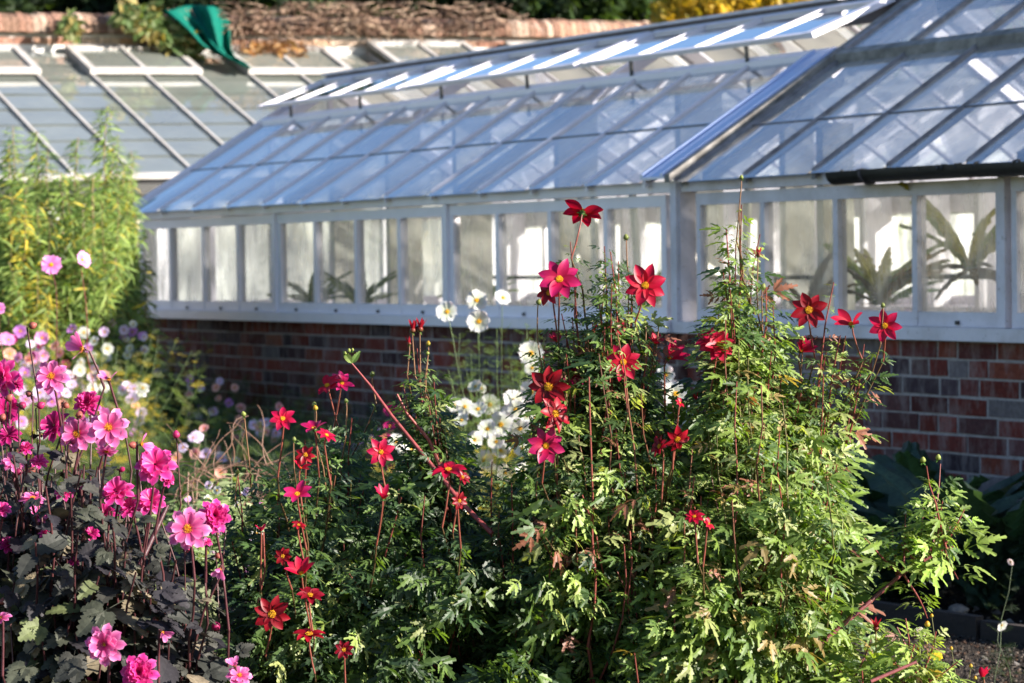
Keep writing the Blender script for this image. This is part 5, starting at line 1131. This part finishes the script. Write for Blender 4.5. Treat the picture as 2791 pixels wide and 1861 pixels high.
for k in range(330):
    x = 540+R_.random()**1.3*620; y = U(10, 60) if R_.random() < .6 or x > 720 else U(40, 130); d = np.array([U(-1, 1), U(-.5, .7)]); pts = []
    for i_ in range(8):
        pts.append(onwall(x, y, .12+U(0, .2))); d = d+np.array([U(-.5, .5), U(-.4, .5)]); d /= np.linalg.norm(d); x += d[0]*11; y = max(y+d[1]*7, 6)
    p.stems.tube(pts, .0055, 4, np.array(R_.choice([(.30, .19, .13), (.18, .11, .075), (.42, .30, .21), (.10, .06, .04)])))
for k in range(130):
    x, y = U(560, 700), U(95, 132); p.leaf(SERR, onwall(x, y, U(.1, .35)), (U(-1, 1), -.5, U(-1, .6)), (U(-.4, .4), -1, U(0, 1)), U(.06, .11), [(.3, .14, .05), (.35, .2, .08), (.2, .1, .05)])
p.finish()

# ------------------------------------------------------------------ dark trees behind, golden shrub, shrubs beyond the glasshouse
def tuft(seed, n=14, w_=.16):
    r = random.Random(seed); V = []; Tt = []; C = []
    for k in range(n):
        d = np.array([r.gauss(0, 1), r.gauss(0, 1), r.gauss(.2, .8)]); d /= np.linalg.norm(d); s_ = np.cross(d, (r.random(), r.random(), r.random())); s_ /= np.linalg.norm(s_)
        a_ = d*.25; b_ = d*r.uniform(.7, 1.1); i_ = len(V); V += [a_, (a_+b_)/2+s_*w_, b_, (a_+b_)/2-s_*w_]; Tt += [(i_, i_+1, i_+2), (i_, i_+2, i_+3)]; C += [r.uniform(.75, 1.2)]*4
    return np.array(V), np.array(Tt), np.repeat(np.array(C)[:, None], 3, 1)
TU = [tuft(i) for i in range(3)]; TUN = [tuft(i, 22, .07) for i in range(2)]
def tree(name, label, cat_, loc, rad, h0, h1, n, pal, group, tpls=TU, ts=.3, fill=.25):
    r_ = thing(name, label, cat_, loc=loc, group=group); mb = MB(); x, y, z = loc
    mb.tube([(x, y, z), (x+.05, y, z+h1*.3), (x-.1, y+.05, z+h1*.75)], [rad*.09, rad*.07, rad*.02], 8, (.10, .07, .05))
    for k in range(7):
        a_ = k*2.4; hh = h0+(h1-h0)*(.15+.1*k); mb.tube([(x, y, z+hh*.8), (x+math.cos(a_)*rad*.4, y+math.sin(a_)*rad*.4, z+hh), (x+math.cos(a_)*rad*.75, y+math.sin(a_)*rad*.75, z+hh+.3*rad)], [rad*.035, rad*.022, rad*.008], 6, (.10, .07, .05))
    wpart('trunk', mb, 'stem', r_, True)
    lob = [(U(-.5, .5)*rad, U(-.5, .5)*rad, h0+(h1-h0)*U(.25, .8), rad*U(.45, .75)) for _ in range(7)]+[(0, 0, (h0+h1)/2, rad*.9)]
    ms, cs = [], []
    for k in range(n):
        cx, cy, cz, cr = R_.choice(lob); v = NR.normal(size=3); v /= np.linalg.norm(v); rr = cr*(1-fill*R_.random()**1.5)*(1+.15*math.sin(v[0]*7+cx*3)*math.sin(v[2]*6+v[1]*5))
        vz = (h1-h0)/(2*rad); q = np.array([x+cx+v[0]*rr, y+cy+v[1]*rr, z+cz+v[2]*rr*min(1.2, vz)])
        m_ = basis(NR.normal(size=3), NR.normal(size=3), ts*U(.6, 1.3), q); ms.append(m_); cs.append(np.array(R_.choice(pal))*U(.6, 1.35))
    mb = MB()
    for i_, tp in enumerate(tpls): mb.inst(tp, ms[i_::len(tpls)], cs[i_::len(tpls)])
    wpart('crown', mb, 'far_leaf', r_); return r_
YW = [(.018, .035, .012), (.025, .045, .014), (.03, .055, .016), (.014, .028, .010)]
gy_ = 'dark evergreen trees behind the old wall'
yl = ['dark evergreen behind the left end of the old wall', 'dark evergreen behind the ivy on the wall', 'dark evergreen directly behind the green netting', 'dark evergreen behind the dry vines', 'mid-green evergreen rising where the wall runs behind the roof', 'evergreen left of the golden shrub', 'dark evergreen behind the golden shrub']
for k, (x, y, rad, h1) in enumerate(((-7.2, 31, 2.3, 6.5), (-5.0, 32.5, 2.4, 7), (-2.6, 31.5, 2.3, 6.5), (-.6, 33, 2.2, 6.8), (1.4, 32, 2.2, 6.2), (3.4, 33.5, 2.3, 7), (5.8, 34, 2.6, 7))):
    tree('evergreen_tree', yl[k], 'tree', (x, y, 0), rad, .6, h1, 5200, YW if k < 4 else YW+[(.04, .075, .02)]*2, gy_, TU, .24, .35)
q = P(1700, 60, 26.5); tree('golden_shrub', 'golden-leaved shrub peeping above the ridge beside the dark trees', 'shrub', (q[0]-.05, 26.5, 0), 1.0, 1.9, 4.35, 2200, [(.45, .3, .03), (.5, .36, .05), (.3, .26, .04)], None, TU[:2], .14, .5)
# beyond the rear windows
rl_ = ['sunlit shrub beyond the far half of the glasshouse', 'sunlit green shrub seen through the middle panes', 'round shrub seen through the old panes', 'shrub seen through the last panes at the right edge']
for k, (x, y, rad, h1) in enumerate(((1.6, 21.5, .8, 1.5), (3.2, 20.2, .7, 1.35), (4.6, 17.5, .8, 1.45), (5.6, 15.2, .8, 1.4))):
    tree('shrub', rl_[k], 'shrub', (x, y, 0), rad, .1, h1, 1200, [(.12, .17, .05), (.18, .22, .07), (.09, .13, .04)], 'shrubs beyond the glasshouse', TU, .16, .5)
#END
